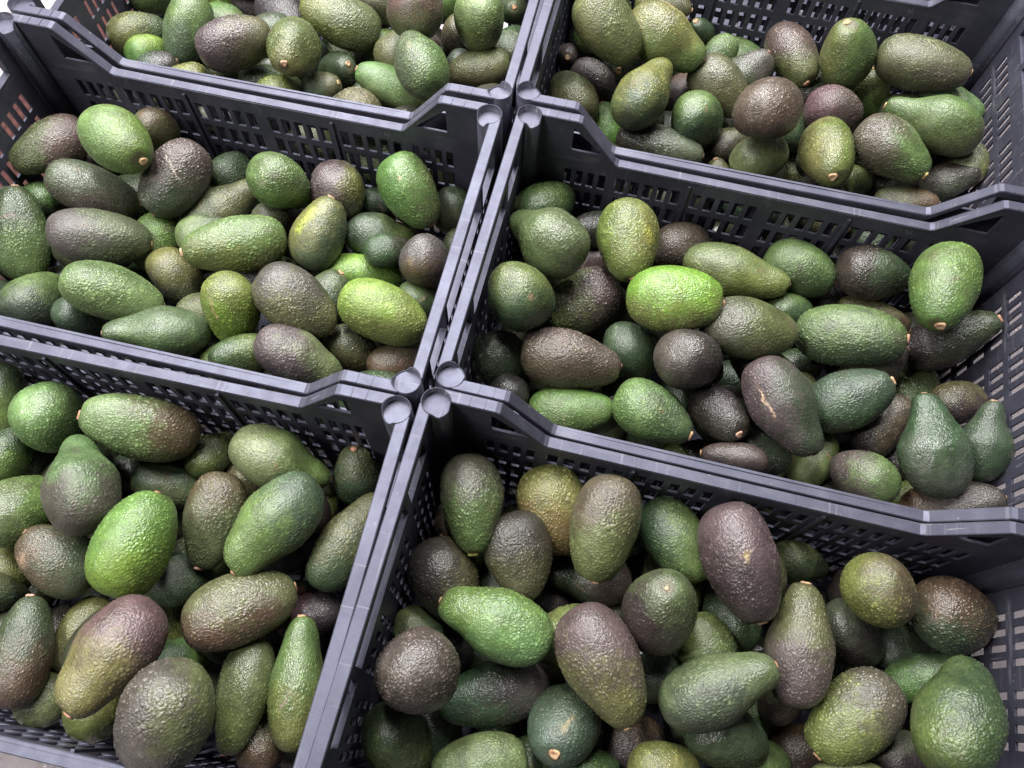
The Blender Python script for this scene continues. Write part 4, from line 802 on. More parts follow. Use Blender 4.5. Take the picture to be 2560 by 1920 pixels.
('BL',(-0.1882, -0.2683, 0.0996),(0.2529, -0.9231, 0.092, -0.2745),0.045,1.5,0,'bg','dg',(-0.41, -0.03, -0.92),(0.72, -0.5, -0.47),(0.75, -0.23, 0.61),(0.26, 0.96, 0.04),'glossy bright green avocado between brown and purple ones, front left crate'),
('BL',(-0.1425, -0.3119, 0.2125),(0.1592, 0.1529, -0.8854, 0.4092),0.0725,1.33,0,'pu','og',(-0.99, -0.1, -0.18),(0.05, -0.73, -0.68),(-0.9, -0.27, -0.34),(-0.23, -0.36, 0.91),'big purple green avocado with white specks, front centre, front left crate'),
('BL',(-0.1088, -0.2836, 0.137),(0.4475, 0.3867, 0.593, -0.5463),0.0497,2.14,0,'ol','og',(-0.15, 0.24, 0.97),(-1.0, -0.01, 0.0),(-0.32, 0.94, -0.11),(0.35, 0.23, 0.91),'slim olive avocado standing with stem scar at its base, front left crate'),
('BL',(-0.0851, -0.317, 0.0969),(0.3456, -0.8775, 0.3096, 0.1213),0.0477,1.48,0,'br','ol',(-0.74, -0.44, 0.53),(-0.25, -0.71, -0.66),(0.65, -0.75, 0.13),(0.75, 0.59, -0.31),'brown avocado low at the front right, front left crate'),
('BL',(-0.247, -0.3261, 0.0996),(0.2772, -0.911, 0.3038, 0.0306),0.05,1.41,0,'og','ye',(-0.81, -0.55, 0.26),(0.09, -0.73, -0.68),(0.67, -0.71, 0.2),(0.74, 0.67, -0.1),'olive yellow avocado under the pinkish purple one at front, front left crate'),
('BL',(-0.3079, -0.3269, 0.0918),(0.3369, -0.8268, -0.44, -0.0965),0.048,1.44,0,'lg','og',(0.54, -0.73, 0.44),(0.73, -0.08, -0.68),(0.74, 0.68, -0.01),(-0.65, 0.7, -0.29),'small pale green avocado at the front left slots, front left crate'),
('BL',(-0.327, -0.0873, 0.078),(0.0667, -0.2395, -0.8833, -0.3975),0.0471,1.38,0,'dp','dg',(0.63, 0.72, 0.33),(-0.21, 0.7, -0.68),(-0.77, 0.6, 0.22),(-0.64, -0.68, -0.36),'dark avocado in the gap right of the pear shaped one, front left crate'),
('BL',(-0.3885, -0.2438, 0.0624),(0.744, -0.5095, 0.2249, -0.3691),0.0469,1.46,0,'ol','dg',(-0.86, -0.21, 0.49),(0.37, -0.63, 0.68),(0.44, 0.34, 0.83),(0.81, 0.26, -0.53),'shaded olive avocado above the large tan stem, front left crate'),
('BR',(0.0589, -0.0688, 0.1799),(0.6458, 0.6043, 0.416, -0.2114),0.0654,1.52,0,'g','pu',(-0.24, 0.24, -0.95),(-0.77, 0.61, 0.19),(0.58, 0.81, 0.06),(0.24, -0.24, 0.94),'glossy green avocado with dark top and yellow stem, back left, front right crate'),
('BR',(0.1176, -0.1037, 0.1594),(0.2789, -0.0253, 0.769, -0.5747),0.0659,1.36,0,'dp','ol',(0.19, -0.23, 0.97),(-0.33, -0.94, 0.0),(-0.91, 0.33, 0.25),(0.31, 0.13, 0.94),'dark olive avocado behind the stem of the glossy green one, front right crate'),
('BR',(0.0512, -0.1407, 0.1422),(0.339, 0.8976, -0.0402, 0.2789),0.0678,1.32,0,'dp','ol',(0.9, -0.37, 0.28),(0.58, 0.67, -0.46),(0.86, -0.41, 0.31),(-0.14, 0.39, 0.91),'dark shiny avocado by the left wall, front right crate'),
('BR',(0.1075, -0.1725, 0.1797),(0.0338, 0.6715, -0.1609, -0.7225),0.0666,1.67,0,'g','lg',(0.21, 0.9, -0.41),(-0.92, 0.38, 0.0),(-0.17, -0.36, -0.92),(0.61, 0.69, -0.39),'smooth green avocado with tan stem at its upper left, front right crate'),
('BR',(0.0532, -0.2301, 0.2111),(0.084, 0.4433, -0.8916, -0.0401),0.0714,1.46,0,'pu','dp',(0.62, -0.79, -0.13),(0.09, 0.04, -1.0),(-0.75, -0.63, -0.2),(0.54, -0.76, 0.37),'round purple brown avocado against the left wall, front right crate'),
('BR',(0.1183, -0.2287, 0.1194),(0.4656, -0.2486, -0.6658, 0.5273),0.0552,1.98,0,'dg','pu',(-0.2, -0.23, -0.96),(0.32, -0.95, -0.0),(-0.24, -0.11, -0.96),(-0.97, 0.06, 0.24),'olive purple avocado right of the round purple one, front right crate'),
('BR',(0.0459, -0.2953, 0.1312),(0.3783, 0.6271, 0.6766, -0.0769),0.0633,1.48,0,'g','dg',(0.66, 0.01, -0.76),(-0.56, 0.47, -0.68),(0.23, 0.94, 0.26),(-0.44, -0.14, 0.89),'green avocado in the front left corner, front right crate'),
('BR',(0.123, -0.2946, 0.1357),(0.146, 0.688, 0.129, -0.6991),0.0571,1.55,0,'lg','g',(-0.13, -0.99, -0.15),(-1.0, -0.02, 0.0),(-0.04, 0.17, -0.98),(0.43, 0.89, 0.14),'light green avocado cut by the bottom picture edge, left, front right crate'),
('BR',(0.1904, -0.2417, 0.1392),(0.0821, 0.1234, 0.3244, -0.9342),0.0632,1.36,0,'tg','dg',(0.08, -0.9, -0.46),(-0.2, -0.58, 0.79),(-0.96, 0.04, -0.29),(-0.02, 0.98, 0.21),'dark teal avocado with tan stem scar, front left, front right crate'),
('BR',(0.1395, -0.0473, 0.1479),(0.1071, 0.5552, -0.6601, 0.4945),0.0676,1.38,0,'yb','ye',(-0.21, -0.13, -0.98),(0.84, -0.47, -0.27),(-0.47, -0.85, 0.22),(0.2, 0.14, 0.97),'yellow brown mottled avocado near the back wall, front right crate'),
('BR',(0.1896, -0.0647, 0.1878),(0.1667, 0.2305, 0.7594, -0.5852),0.0679,1.52,0,'og','br',(0.12, -0.23, -0.98),(-0.47, -0.88, 0.0),(-0.8, 0.56, -0.23),(-0.1, 0.26, 0.96),'olive avocado with brown top standing near the back, front right crate'),
('BR',(0.1917, -0.0976, 0.0996),(0.5428, -0.3362, -0.6645, 0.3884),0.0531,1.71,0,'dg','pu',(0.09, -0.13, -1.0),(0.3, -0.96, 0.0),(0.02, 0.11, -0.99),(-1.0, -0.05, -0.03),'dark avocado with tan stem at left under the brown topped one, front right crate'),
('BR',(0.2686, -0.0482, 0.1414),(0.2476, 0.6687, -0.2873, 0.6396),0.0608,1.55,0,'g','dg',(-0.08, 0.84, -0.55),(0.96, 0.27, 0.0),(0.02, -0.84, 0.54),(-0.34, 0.5, 0.79),'dark green avocado with bright right flank, front right crate'),
('BR',(0.3213, -0.0704, 0.1985),(0.0935, -0.2543, 0.6981, -0.6627),0.0691,1.62,0,'pu','dp',(0.36, 0.05, 0.94),(0.53, -0.85, -0.0),(-0.93, -0.25, 0.26),(0.16, 0.36, 0.92),'large grey purple avocado leaning near the back wall, front right crate'),
('BR',(0.4069, -0.032, 0.105),(0.2116, -0.7965, 0.2685, -0.4988),0.0462,1.37,0,'dg','og',(-0.42, -0.88, -0.26),(0.67, -0.29, -0.68),(0.23, -0.39, 0.89),(0.36, 0.88, 0.3),'small green avocado right of the grey purple one, front right crate'),
('BR',(0.2539, -0.1316, 0.1906),(0.842, -0.1724, 0.0305, 0.5102),0.0682,1.38,0,'dp','ol',(0.82, -0.24, 0.54),(-0.45, -0.17, 0.88),(0.65, -0.76, -0.03),(-0.56, -0.45, -0.7),'round purple and olive avocado with a tiny stem mark, front right crate'),
('BR',(0.2113, -0.1878, 0.1902),(0.5879, 0.1929, 0.6801, -0.3932),0.0682,1.65,0,'pu','og',(0.09, -0.52, 0.86),(-0.89, -0.45, -0.0),(-0.29, 0.83, 0.47),(0.52, -0.27, 0.81),'long brown topped olive avocado in the centre left, front right crate'),
('BR',(0.3377, -0.1029, 0.0996),(0.47, -0.7617, -0.4439, -0.0436),0.0548,1.55,0,'dg','gg',(0.63, -0.49, 0.62),(0.2, -0.79, -0.58),(0.74, 0.65, -0.19),(-0.64, 0.57, -0.52),'dark green avocado between the round purple and brown ones, front right crate'),
('BR',(0.3916, -0.1252, 0.1627),(0.5551, -0.4792, 0.432, 0.525),0.0651,1.76,0,'pu','ol',(-0.12, 0.13, 1.0),(-0.97, 0.25, 0.0),(0.09, -0.98, 0.2),(0.27, -0.17, -0.95),'big dark brown avocado with tan stem at its top, front right crate'),
('BR',(0.3167, -0.1837, 0.1776),(0.3042, -0.5962, -0.1161, -0.7339),0.0653,1.72,0,'gg','tg',(0.37, 0.83, -0.44),(0.97, -0.25, 0.0),(-0.15, 0.39, 0.91),(-0.13, 0.9, -0.41),'large grey green avocado lying in the front centre, front right crate'),
('BR',(0.3428, -0.2196, 0.1281),(0.5047, -0.1754, 0.8378, -0.1125),0.0577,1.51,0,'dg','tg',(-0.47, 0.87, -0.22),(-0.64, -0.35, -0.68),(-0.53, 0.02, 0.85),(0.6, -0.7, 0.39),'dark green avocado under the large grey green one, front right crate'),
('BR',(0.4573, -0.0611, 0.1788),(0.2344, -0.6439, 0.727, -0.0437),0.0669,1.34,0,'og','br',(-0.3, -0.95, -0.15),(-0.0, -0.0, -1.0),(-0.28, -0.87, 0.42),(0.95, -0.19, 0.23),'round green avocado with red brown cheek, back right, front right crate'),
('BR',(0.5444, -0.0626, 0.1462),(0.001, -0.8913, -0.0112, -0.4533),0.0671,1.4,0,'br','dg',(-0.06, 1.01, 0.05),(0.42, 0.22, -0.88),(0.6, -0.2, 0.78),(-0.22, 0.89, 0.4),'dark brown avocado by the right slotted wall, front right crate'),
('BR',(0.4613, -0.095, 0.112),(0.5671, 0.3515, 0.7446, -0.0185),0.0538,1.42,0,'dp','gg',(0.25, 0.74, -0.65),(-0.83, -0.01, -0.56),(-0.02, 0.7, 0.71),(-0.12, -0.71, 0.7),'dark grey avocado in shade below the red cheeked one, front right crate'),
('BR',(0.5264, -0.0947, 0.0828),(0.0802, -0.8038, 0.072, -0.585),0.0522,1.41,0,'dg','tg',(0.02, -0.99, -0.19),(0.73, -0.01, -0.68),(0.27, -0.24, 0.93),(-0.13, 0.95, 0.28),'dark green avocado in shade at the right, front right crate'),
('BR',(0.4515, -0.176, 0.1455),(0.3201, -0.0589, -0.8116, 0.4851),0.0634,1.59,0,'og','pu',(0.14, -0.07, -1.0),(0.69, -0.73, 0.0),(-0.67, -0.11, -0.73),(-0.71, -0.17, 0.68),'green avocado with tan stem at its lower left, front right, front right crate'),
('BR',(0.5122, -0.1609, 0.2127),(0.5031, -0.4602, 0.6568, 0.322),0.0726,1.6,0.34,'dg','og',(0.47, 0.8, -0.41),(-0.77, 0.36, -0.53),(-0.15, -0.83, 0.54),(0.63, -0.51, -0.59),'very large dark green avocado in the front right, front right crate'),
('BR',(0.5333, -0.1182, 0.1141),(0.7914, -0.1026, 0.5089, 0.3227),0.0469,1.81,0,'g','dg',(0.12, 0.87, 0.49),(-0.95, 0.3, -0.0),(0.34, -0.43, 0.84),(0.05, -0.88, -0.47),'green avocado behind the very large one at right, front right crate'),
('BR',(0.2879, -0.2585, 0.1357),(0.4534, -0.641, 0.5392, -0.3045),0.0509,1.37,0,'ye','og',(-1.01, -0.05, 0.06),(-0.14, -0.81, -0.57),(0.01, -0.43, 0.9),(0.95, 0.29, 0.12),'yellow green avocado cut by the bottom picture edge, front right crate'),
('BR',(0.387, -0.2364, 0.0881),(0.4297, 0.3238, 0.7822, 0.3142),0.0493,1.45,0,'lg','g',(0.76, 0.67, 0.03),(-0.34, 0.65, -0.68),(-0.25, 0.38, 0.89),(-0.59, -0.79, 0.17),'small green avocado at the bottom edge right of the yellow one, front right crate'),
('BR',(0.4313, -0.2111, 0.0747),(0.754, -0.45, 0.3664, -0.3078),0.0467,1.41,0,'dp','br',(-0.9, 0.23, 0.4),(-0.4, -0.92, 0.0),(0.35, 0.2, 0.92),(0.93, 0.04, -0.36),'dark brown avocado in shade at the bottom centre, front right crate'),
('BR',(0.4515, -0.2287, 0.1356),(0.353, 0.4109, 0.3767, 0.7514),0.0323,2.05,0,'og','ol',(0.93, -0.31, 0.24),(0.45, 0.89, 0.0),(-0.21, -0.3, 0.93),(-0.98, 0.02, -0.21),'olive avocado cut by the bottom edge, right of centre, front right crate'),
('BR',(0.516, -0.1974, 0.112),(0.045, 0.7327, 0.337, 0.5896),0.0485,1.45,0,'dp','gg',(0.69, -0.72, 0.17),(0.68, 0.28, -0.68),(0.22, 0.27, 0.94),(-0.81, 0.59, 0.02),'dark grey avocado left of the very large one, bottom, front right crate'),
('BR',(0.1436, -0.2233, 0.0779),(0.1619, 0.4327, 0.5394, 0.704),0.0476,1.48,0,'br','dp',(0.88, -0.24, 0.44),(0.42, 0.91, -0.0),(-0.4, 0.17, 0.9),(-0.91, 0.01, -0.4),'dark brown avocado under the smooth green one, front right crate'),
('BR',(0.2625, -0.241, 0.1021),(0.177, 0.6675, 0.4889, 0.533),0.0451,1.41,0,'dp','br',(0.91, -0.43, 0.07),(0.52, 0.68, -0.52),(0.15, 0.37, 0.92),(-0.98, 0.2, 0.08),'dark brown avocado in shade left of the grey green one, front right crate'),
('BR',(0.2782, -0.1747, 0.112),(0.0802, 0.5903, 0.6391, 0.4865),0.0461,1.58,0,'dg','tg',(0.96, -0.13, 0.27),(0.43, 0.59, -0.68),(-0.09, 0.64, 0.76),(-0.99, 0.0, -0.12),'dark green avocado in shade below the round purple one, front right crate'),
('BR',(0.2206, -0.2754, 0.1157),(0.3903, -0.7767, 0.149, -0.4714),0.0452,1.38,0,'g','dg',(-0.62, -0.75, 0.27),(0.54, -0.77, -0.34),(0.38, -0.03, 0.92),(0.39, 0.91, -0.13),'green avocado low at the bottom edge, front right crate'),
]
GROUPS = {'TL': 'avocados in the back left crate', 'TR': 'avocados in the back right crate', 'ML': 'avocados in the middle left crate',
          'MR': 'avocados in the middle right crate', 'BL': 'avocados in the front left crate', 'BR': 'avocados in the front right crate'}
for (c, P, Q, D, A, pear, ca, cb, blush, tc, su, sv, lab) in TABLE:
    place(P, Q, D, A, pear, ca, cb, blush, tc, su, sv, lab, GROUPS[c])

# fruit lying deeper, seen only as dark shapes in the gaps
DEEP = [
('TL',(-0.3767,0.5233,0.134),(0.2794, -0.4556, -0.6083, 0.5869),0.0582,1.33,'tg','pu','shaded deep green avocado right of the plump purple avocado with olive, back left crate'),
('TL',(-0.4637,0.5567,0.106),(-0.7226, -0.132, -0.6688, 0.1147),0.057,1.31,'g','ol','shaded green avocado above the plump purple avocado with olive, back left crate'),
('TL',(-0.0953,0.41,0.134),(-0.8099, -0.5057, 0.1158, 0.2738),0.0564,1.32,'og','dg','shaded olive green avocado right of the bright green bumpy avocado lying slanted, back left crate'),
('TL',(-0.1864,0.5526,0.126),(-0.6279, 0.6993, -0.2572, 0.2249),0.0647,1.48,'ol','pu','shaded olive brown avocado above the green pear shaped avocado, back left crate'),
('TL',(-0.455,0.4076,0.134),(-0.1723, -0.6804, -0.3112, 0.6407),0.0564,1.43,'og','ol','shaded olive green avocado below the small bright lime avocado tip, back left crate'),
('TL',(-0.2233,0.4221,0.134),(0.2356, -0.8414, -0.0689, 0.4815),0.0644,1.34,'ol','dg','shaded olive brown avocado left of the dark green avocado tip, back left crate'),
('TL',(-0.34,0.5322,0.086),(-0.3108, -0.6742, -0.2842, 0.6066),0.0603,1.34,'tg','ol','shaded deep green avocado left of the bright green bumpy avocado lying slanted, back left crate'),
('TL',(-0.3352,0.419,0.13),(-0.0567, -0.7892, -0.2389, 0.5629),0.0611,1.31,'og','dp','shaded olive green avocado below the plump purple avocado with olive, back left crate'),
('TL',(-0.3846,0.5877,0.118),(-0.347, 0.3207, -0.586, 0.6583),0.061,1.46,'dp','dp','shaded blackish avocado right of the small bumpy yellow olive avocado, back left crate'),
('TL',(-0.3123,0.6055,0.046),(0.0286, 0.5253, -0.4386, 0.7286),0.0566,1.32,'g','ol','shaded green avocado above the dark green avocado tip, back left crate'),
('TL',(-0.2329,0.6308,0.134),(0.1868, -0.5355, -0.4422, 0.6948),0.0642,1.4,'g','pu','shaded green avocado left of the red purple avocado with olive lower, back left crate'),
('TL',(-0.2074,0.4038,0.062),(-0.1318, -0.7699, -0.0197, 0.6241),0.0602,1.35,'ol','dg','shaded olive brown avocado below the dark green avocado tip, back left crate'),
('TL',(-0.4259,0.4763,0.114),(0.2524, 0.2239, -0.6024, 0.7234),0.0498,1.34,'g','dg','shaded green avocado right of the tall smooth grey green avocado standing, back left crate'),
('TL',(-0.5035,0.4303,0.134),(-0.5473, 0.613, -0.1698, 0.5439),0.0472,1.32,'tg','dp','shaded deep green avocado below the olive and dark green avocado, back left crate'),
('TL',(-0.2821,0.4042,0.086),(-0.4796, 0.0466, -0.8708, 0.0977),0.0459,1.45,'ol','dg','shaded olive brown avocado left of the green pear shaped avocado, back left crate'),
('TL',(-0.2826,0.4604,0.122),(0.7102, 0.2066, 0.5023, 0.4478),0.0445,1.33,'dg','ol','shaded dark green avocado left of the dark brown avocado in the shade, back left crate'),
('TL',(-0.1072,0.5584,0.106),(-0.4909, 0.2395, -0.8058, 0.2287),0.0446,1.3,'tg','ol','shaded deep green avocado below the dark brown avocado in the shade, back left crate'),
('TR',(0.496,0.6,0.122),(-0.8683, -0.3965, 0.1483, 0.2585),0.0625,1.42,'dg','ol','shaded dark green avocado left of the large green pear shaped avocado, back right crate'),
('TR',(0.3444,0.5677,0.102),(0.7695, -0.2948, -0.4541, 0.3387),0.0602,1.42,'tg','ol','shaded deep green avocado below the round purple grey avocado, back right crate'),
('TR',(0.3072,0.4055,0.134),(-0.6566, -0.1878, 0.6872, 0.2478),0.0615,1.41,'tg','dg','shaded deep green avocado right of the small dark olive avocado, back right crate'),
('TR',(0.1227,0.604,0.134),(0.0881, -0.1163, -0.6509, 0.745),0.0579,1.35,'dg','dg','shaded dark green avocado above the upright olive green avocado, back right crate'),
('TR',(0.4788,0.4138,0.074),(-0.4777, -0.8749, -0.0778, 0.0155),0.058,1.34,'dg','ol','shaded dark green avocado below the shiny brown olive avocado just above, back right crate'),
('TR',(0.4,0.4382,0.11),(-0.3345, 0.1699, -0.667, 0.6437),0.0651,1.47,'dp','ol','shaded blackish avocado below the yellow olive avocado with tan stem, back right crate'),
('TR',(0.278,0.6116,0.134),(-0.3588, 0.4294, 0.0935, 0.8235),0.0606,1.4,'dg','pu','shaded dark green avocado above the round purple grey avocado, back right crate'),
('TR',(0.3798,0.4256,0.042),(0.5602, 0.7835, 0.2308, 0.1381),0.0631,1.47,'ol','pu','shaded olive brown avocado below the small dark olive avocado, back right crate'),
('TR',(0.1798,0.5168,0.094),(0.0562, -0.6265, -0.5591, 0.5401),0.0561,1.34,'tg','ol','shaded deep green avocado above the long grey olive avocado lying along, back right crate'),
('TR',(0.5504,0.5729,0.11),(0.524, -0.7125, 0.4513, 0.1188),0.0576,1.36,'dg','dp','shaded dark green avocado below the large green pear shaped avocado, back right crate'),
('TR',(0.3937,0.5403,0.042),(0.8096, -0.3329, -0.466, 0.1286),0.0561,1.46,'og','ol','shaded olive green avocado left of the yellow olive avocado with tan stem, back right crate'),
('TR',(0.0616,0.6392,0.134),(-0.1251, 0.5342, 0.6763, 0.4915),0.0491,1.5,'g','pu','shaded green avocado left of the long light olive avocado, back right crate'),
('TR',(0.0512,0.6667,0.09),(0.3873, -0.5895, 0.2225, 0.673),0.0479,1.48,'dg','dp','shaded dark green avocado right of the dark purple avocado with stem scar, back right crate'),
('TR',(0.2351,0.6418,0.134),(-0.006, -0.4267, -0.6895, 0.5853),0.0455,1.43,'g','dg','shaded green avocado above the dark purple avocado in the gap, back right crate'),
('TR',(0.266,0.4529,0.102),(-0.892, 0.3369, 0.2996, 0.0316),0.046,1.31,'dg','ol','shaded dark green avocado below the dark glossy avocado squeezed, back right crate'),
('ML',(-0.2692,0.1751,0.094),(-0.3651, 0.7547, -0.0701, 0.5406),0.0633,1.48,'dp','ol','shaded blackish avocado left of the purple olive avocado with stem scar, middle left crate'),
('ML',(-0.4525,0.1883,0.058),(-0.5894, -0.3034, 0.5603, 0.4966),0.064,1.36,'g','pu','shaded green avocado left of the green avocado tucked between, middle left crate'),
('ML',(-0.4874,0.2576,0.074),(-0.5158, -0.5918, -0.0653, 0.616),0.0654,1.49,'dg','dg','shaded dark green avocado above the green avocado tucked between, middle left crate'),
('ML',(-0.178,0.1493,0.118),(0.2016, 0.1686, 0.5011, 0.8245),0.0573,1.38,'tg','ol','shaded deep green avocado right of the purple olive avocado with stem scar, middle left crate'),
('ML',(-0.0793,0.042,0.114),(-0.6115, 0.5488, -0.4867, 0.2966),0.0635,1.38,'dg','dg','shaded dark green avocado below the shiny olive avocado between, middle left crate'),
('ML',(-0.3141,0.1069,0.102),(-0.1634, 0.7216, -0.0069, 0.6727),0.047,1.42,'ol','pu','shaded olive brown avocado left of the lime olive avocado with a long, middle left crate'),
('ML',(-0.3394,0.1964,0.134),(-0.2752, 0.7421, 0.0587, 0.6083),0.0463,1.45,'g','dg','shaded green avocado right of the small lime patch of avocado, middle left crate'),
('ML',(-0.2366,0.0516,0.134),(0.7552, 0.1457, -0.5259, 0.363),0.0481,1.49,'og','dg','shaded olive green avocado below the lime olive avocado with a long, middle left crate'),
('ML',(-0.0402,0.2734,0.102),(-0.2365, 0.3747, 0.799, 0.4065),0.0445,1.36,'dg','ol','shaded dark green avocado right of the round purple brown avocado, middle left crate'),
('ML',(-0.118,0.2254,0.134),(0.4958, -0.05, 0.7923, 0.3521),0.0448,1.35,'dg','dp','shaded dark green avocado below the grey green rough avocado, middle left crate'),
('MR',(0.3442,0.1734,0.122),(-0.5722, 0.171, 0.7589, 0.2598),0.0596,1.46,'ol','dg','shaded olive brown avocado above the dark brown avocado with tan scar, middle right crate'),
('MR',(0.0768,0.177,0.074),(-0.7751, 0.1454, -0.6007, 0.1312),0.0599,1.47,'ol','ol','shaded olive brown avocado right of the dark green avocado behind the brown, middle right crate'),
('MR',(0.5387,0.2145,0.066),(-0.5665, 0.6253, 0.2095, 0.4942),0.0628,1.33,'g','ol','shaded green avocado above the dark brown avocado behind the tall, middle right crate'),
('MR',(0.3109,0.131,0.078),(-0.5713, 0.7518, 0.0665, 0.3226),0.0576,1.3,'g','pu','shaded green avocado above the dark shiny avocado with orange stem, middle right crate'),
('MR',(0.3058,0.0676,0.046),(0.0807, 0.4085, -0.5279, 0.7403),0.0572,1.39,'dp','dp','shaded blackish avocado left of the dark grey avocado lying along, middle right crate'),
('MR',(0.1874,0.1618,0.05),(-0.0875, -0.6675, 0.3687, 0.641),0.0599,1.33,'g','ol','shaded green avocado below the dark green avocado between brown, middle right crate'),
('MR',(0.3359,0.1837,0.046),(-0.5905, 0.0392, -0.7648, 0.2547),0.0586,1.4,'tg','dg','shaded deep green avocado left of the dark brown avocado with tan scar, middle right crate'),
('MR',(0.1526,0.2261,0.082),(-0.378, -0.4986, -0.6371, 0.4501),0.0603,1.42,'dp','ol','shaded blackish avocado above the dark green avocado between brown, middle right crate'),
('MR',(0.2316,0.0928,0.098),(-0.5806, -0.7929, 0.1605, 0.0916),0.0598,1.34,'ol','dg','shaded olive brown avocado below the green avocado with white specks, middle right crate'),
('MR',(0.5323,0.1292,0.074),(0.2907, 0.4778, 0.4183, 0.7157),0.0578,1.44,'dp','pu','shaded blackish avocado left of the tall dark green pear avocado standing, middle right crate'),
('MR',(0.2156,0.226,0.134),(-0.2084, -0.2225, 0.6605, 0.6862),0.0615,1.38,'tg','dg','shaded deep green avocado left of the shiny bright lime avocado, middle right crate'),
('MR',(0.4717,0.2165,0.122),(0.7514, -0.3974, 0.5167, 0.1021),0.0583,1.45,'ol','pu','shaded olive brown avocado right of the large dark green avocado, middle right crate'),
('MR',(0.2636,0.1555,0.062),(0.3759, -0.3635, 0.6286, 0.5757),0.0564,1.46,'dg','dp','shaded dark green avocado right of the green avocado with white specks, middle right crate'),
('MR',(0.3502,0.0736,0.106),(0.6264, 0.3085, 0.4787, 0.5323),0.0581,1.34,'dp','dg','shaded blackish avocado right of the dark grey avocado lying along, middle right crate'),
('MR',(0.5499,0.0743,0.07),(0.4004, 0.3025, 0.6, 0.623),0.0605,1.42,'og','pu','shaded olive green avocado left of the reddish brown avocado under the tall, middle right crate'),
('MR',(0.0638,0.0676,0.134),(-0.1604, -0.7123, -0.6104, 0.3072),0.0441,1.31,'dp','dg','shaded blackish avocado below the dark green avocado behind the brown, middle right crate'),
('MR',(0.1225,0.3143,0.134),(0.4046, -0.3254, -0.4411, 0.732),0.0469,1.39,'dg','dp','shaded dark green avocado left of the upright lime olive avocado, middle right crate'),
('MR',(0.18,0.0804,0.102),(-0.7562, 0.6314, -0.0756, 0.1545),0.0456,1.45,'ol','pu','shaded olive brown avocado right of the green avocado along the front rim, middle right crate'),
('MR',(0.2672,0.0492,0.082),(0.1934, 0.3316, -0.2878, 0.8774),0.0484,1.48,'og','dg','shaded olive green avocado below the dark shiny avocado with orange stem, middle right crate'),
('MR',(0.4015,0.164,0.102),(0.3332, -0.4146, 0.4273, 0.7311),0.044,1.37,'g','ol','shaded green avocado right of the dark brown avocado with tan scar, middle right crate'),
('BL',(-0.2369,-0.2401,0.078),(-0.1025, -0.0778, 0.6195, 0.7744),0.0636,1.3,'og','dg','shaded olive green avocado above the glossy bright green avocado between brown, front left crate'),
('BL',(-0.1355,-0.1279,0.05),(-0.0814, -0.5915, -0.4028, 0.6937),0.0587,1.3,'dg','ol','shaded dark green avocado right of the pale teal avocado beneath the long, front left crate'),
('BL',(-0.2275,-0.1667,0.054),(0.6685, -0.1932, -0.6797, 0.232),0.059,1.32,'g','dp','shaded green avocado right of the dark green avocado in shade, front left crate'),
('BL',(-0.1972,-0.0701,0.074),(-0.7992, 0.471, -0.138, 0.3469),0.0625,1.47,'og','pu','shaded olive green avocado left of the large light green avocado, front left crate'),
('BL',(-0.307,-0.2235,0.05),(-0.2159, -0.7057, 0.3515, 0.576),0.0564,1.33,'dp','dg','shaded blackish avocado above the olive avocado behind the pinkish, front left crate'),
('BL',(-0.3522,-0.274,0.042),(-0.9081, 0.0567, -0.4143, 0.0232),0.0621,1.34,'dp','dp','shaded blackish avocado left of the olive avocado behind the pinkish, front left crate'),
('BL',(-0.2797,-0.1166,0.042),(0.0499, -0.1472, -0.7485, 0.6447),0.063,1.47,'dg','dp','shaded dark green avocado below the grey green avocado behind the bright, front left crate'),
('BL',(-0.1125,-0.197,0.058),(0.4902, -0.3152, 0.7966, 0.1607),0.0606,1.49,'dp','dg','shaded blackish avocado left of the dark purple avocado with pinkish end, front left crate'),
('BL',(-0.3467,-0.1231,0.13),(-0.6206, -0.5677, -0.4638, 0.2783),0.0601,1.36,'dg','ol','shaded dark green avocado above the pear shaped avocado with green neck, front left crate'),
('BL',(-0.1553,-0.2366,0.114),(0.1734, -0.5857, -0.0087, 0.7917),0.0493,1.35,'tg','ol','shaded deep green avocado below the large brown olive avocado lying across, front left crate'),
('BL',(-0.1185,-0.1095,0.126),(-0.5935, -0.5039, 0.5972, 0.1928),0.0491,1.44,'dp','ol','shaded blackish avocado right of the long olive green avocado, front left crate'),
('BL',(-0.0705,-0.3126,0.034),(-0.3988, 0.3923, 0.6707, 0.4871),0.0456,1.37,'ol','ol','shaded olive brown avocado below the long green avocado standing along, front left crate'),
('BL',(-0.1132,-0.0814,0.086),(-0.4224, 0.3616, 0.6678, 0.4948),0.044,1.36,'og','ol','shaded olive green avocado left of the dark olive avocado with orange stem, front left crate'),
('BR',(0.4912,-0.0468,0.086),(0.6085, 0.0013, 0.7935, 0.0096),0.0654,1.39,'dp','dg','shaded blackish avocado below the round green avocado with red brown, front right crate'),
('BR',(0.3192,-0.2041,0.082),(0.6582, -0.2803, 0.2808, 0.6398),0.0564,1.39,'tg','ol','shaded deep green avocado below the large grey green avocado, front right crate'),
('BR',(0.2315,-0.2184,0.054),(-0.2625, 0.0678, -0.4837, 0.8321),0.0562,1.47,'tg','dg','shaded deep green avocado right of the dark teal avocado with tan stem, front right crate'),
('BR',(0.0652,-0.2633,0.086),(-0.1045, 0.2871, -0.6894, 0.6568),0.0567,1.38,'dp','dg','shaded blackish avocado below the round purple brown avocado, front right crate'),
('BR',(0.0498,-0.062,0.122),(0.7819, 0.458, -0.4135, 0.0894),0.0561,1.35,'dp','pu','shaded blackish avocado below the glossy green avocado with dark top, front right crate'),
('BR',(0.1029,-0.1958,0.046),(-0.679, 0.0112, 0.6251, 0.3849),0.057,1.38,'g','dg','shaded green avocado below the smooth green avocado with tan stem, front right crate'),
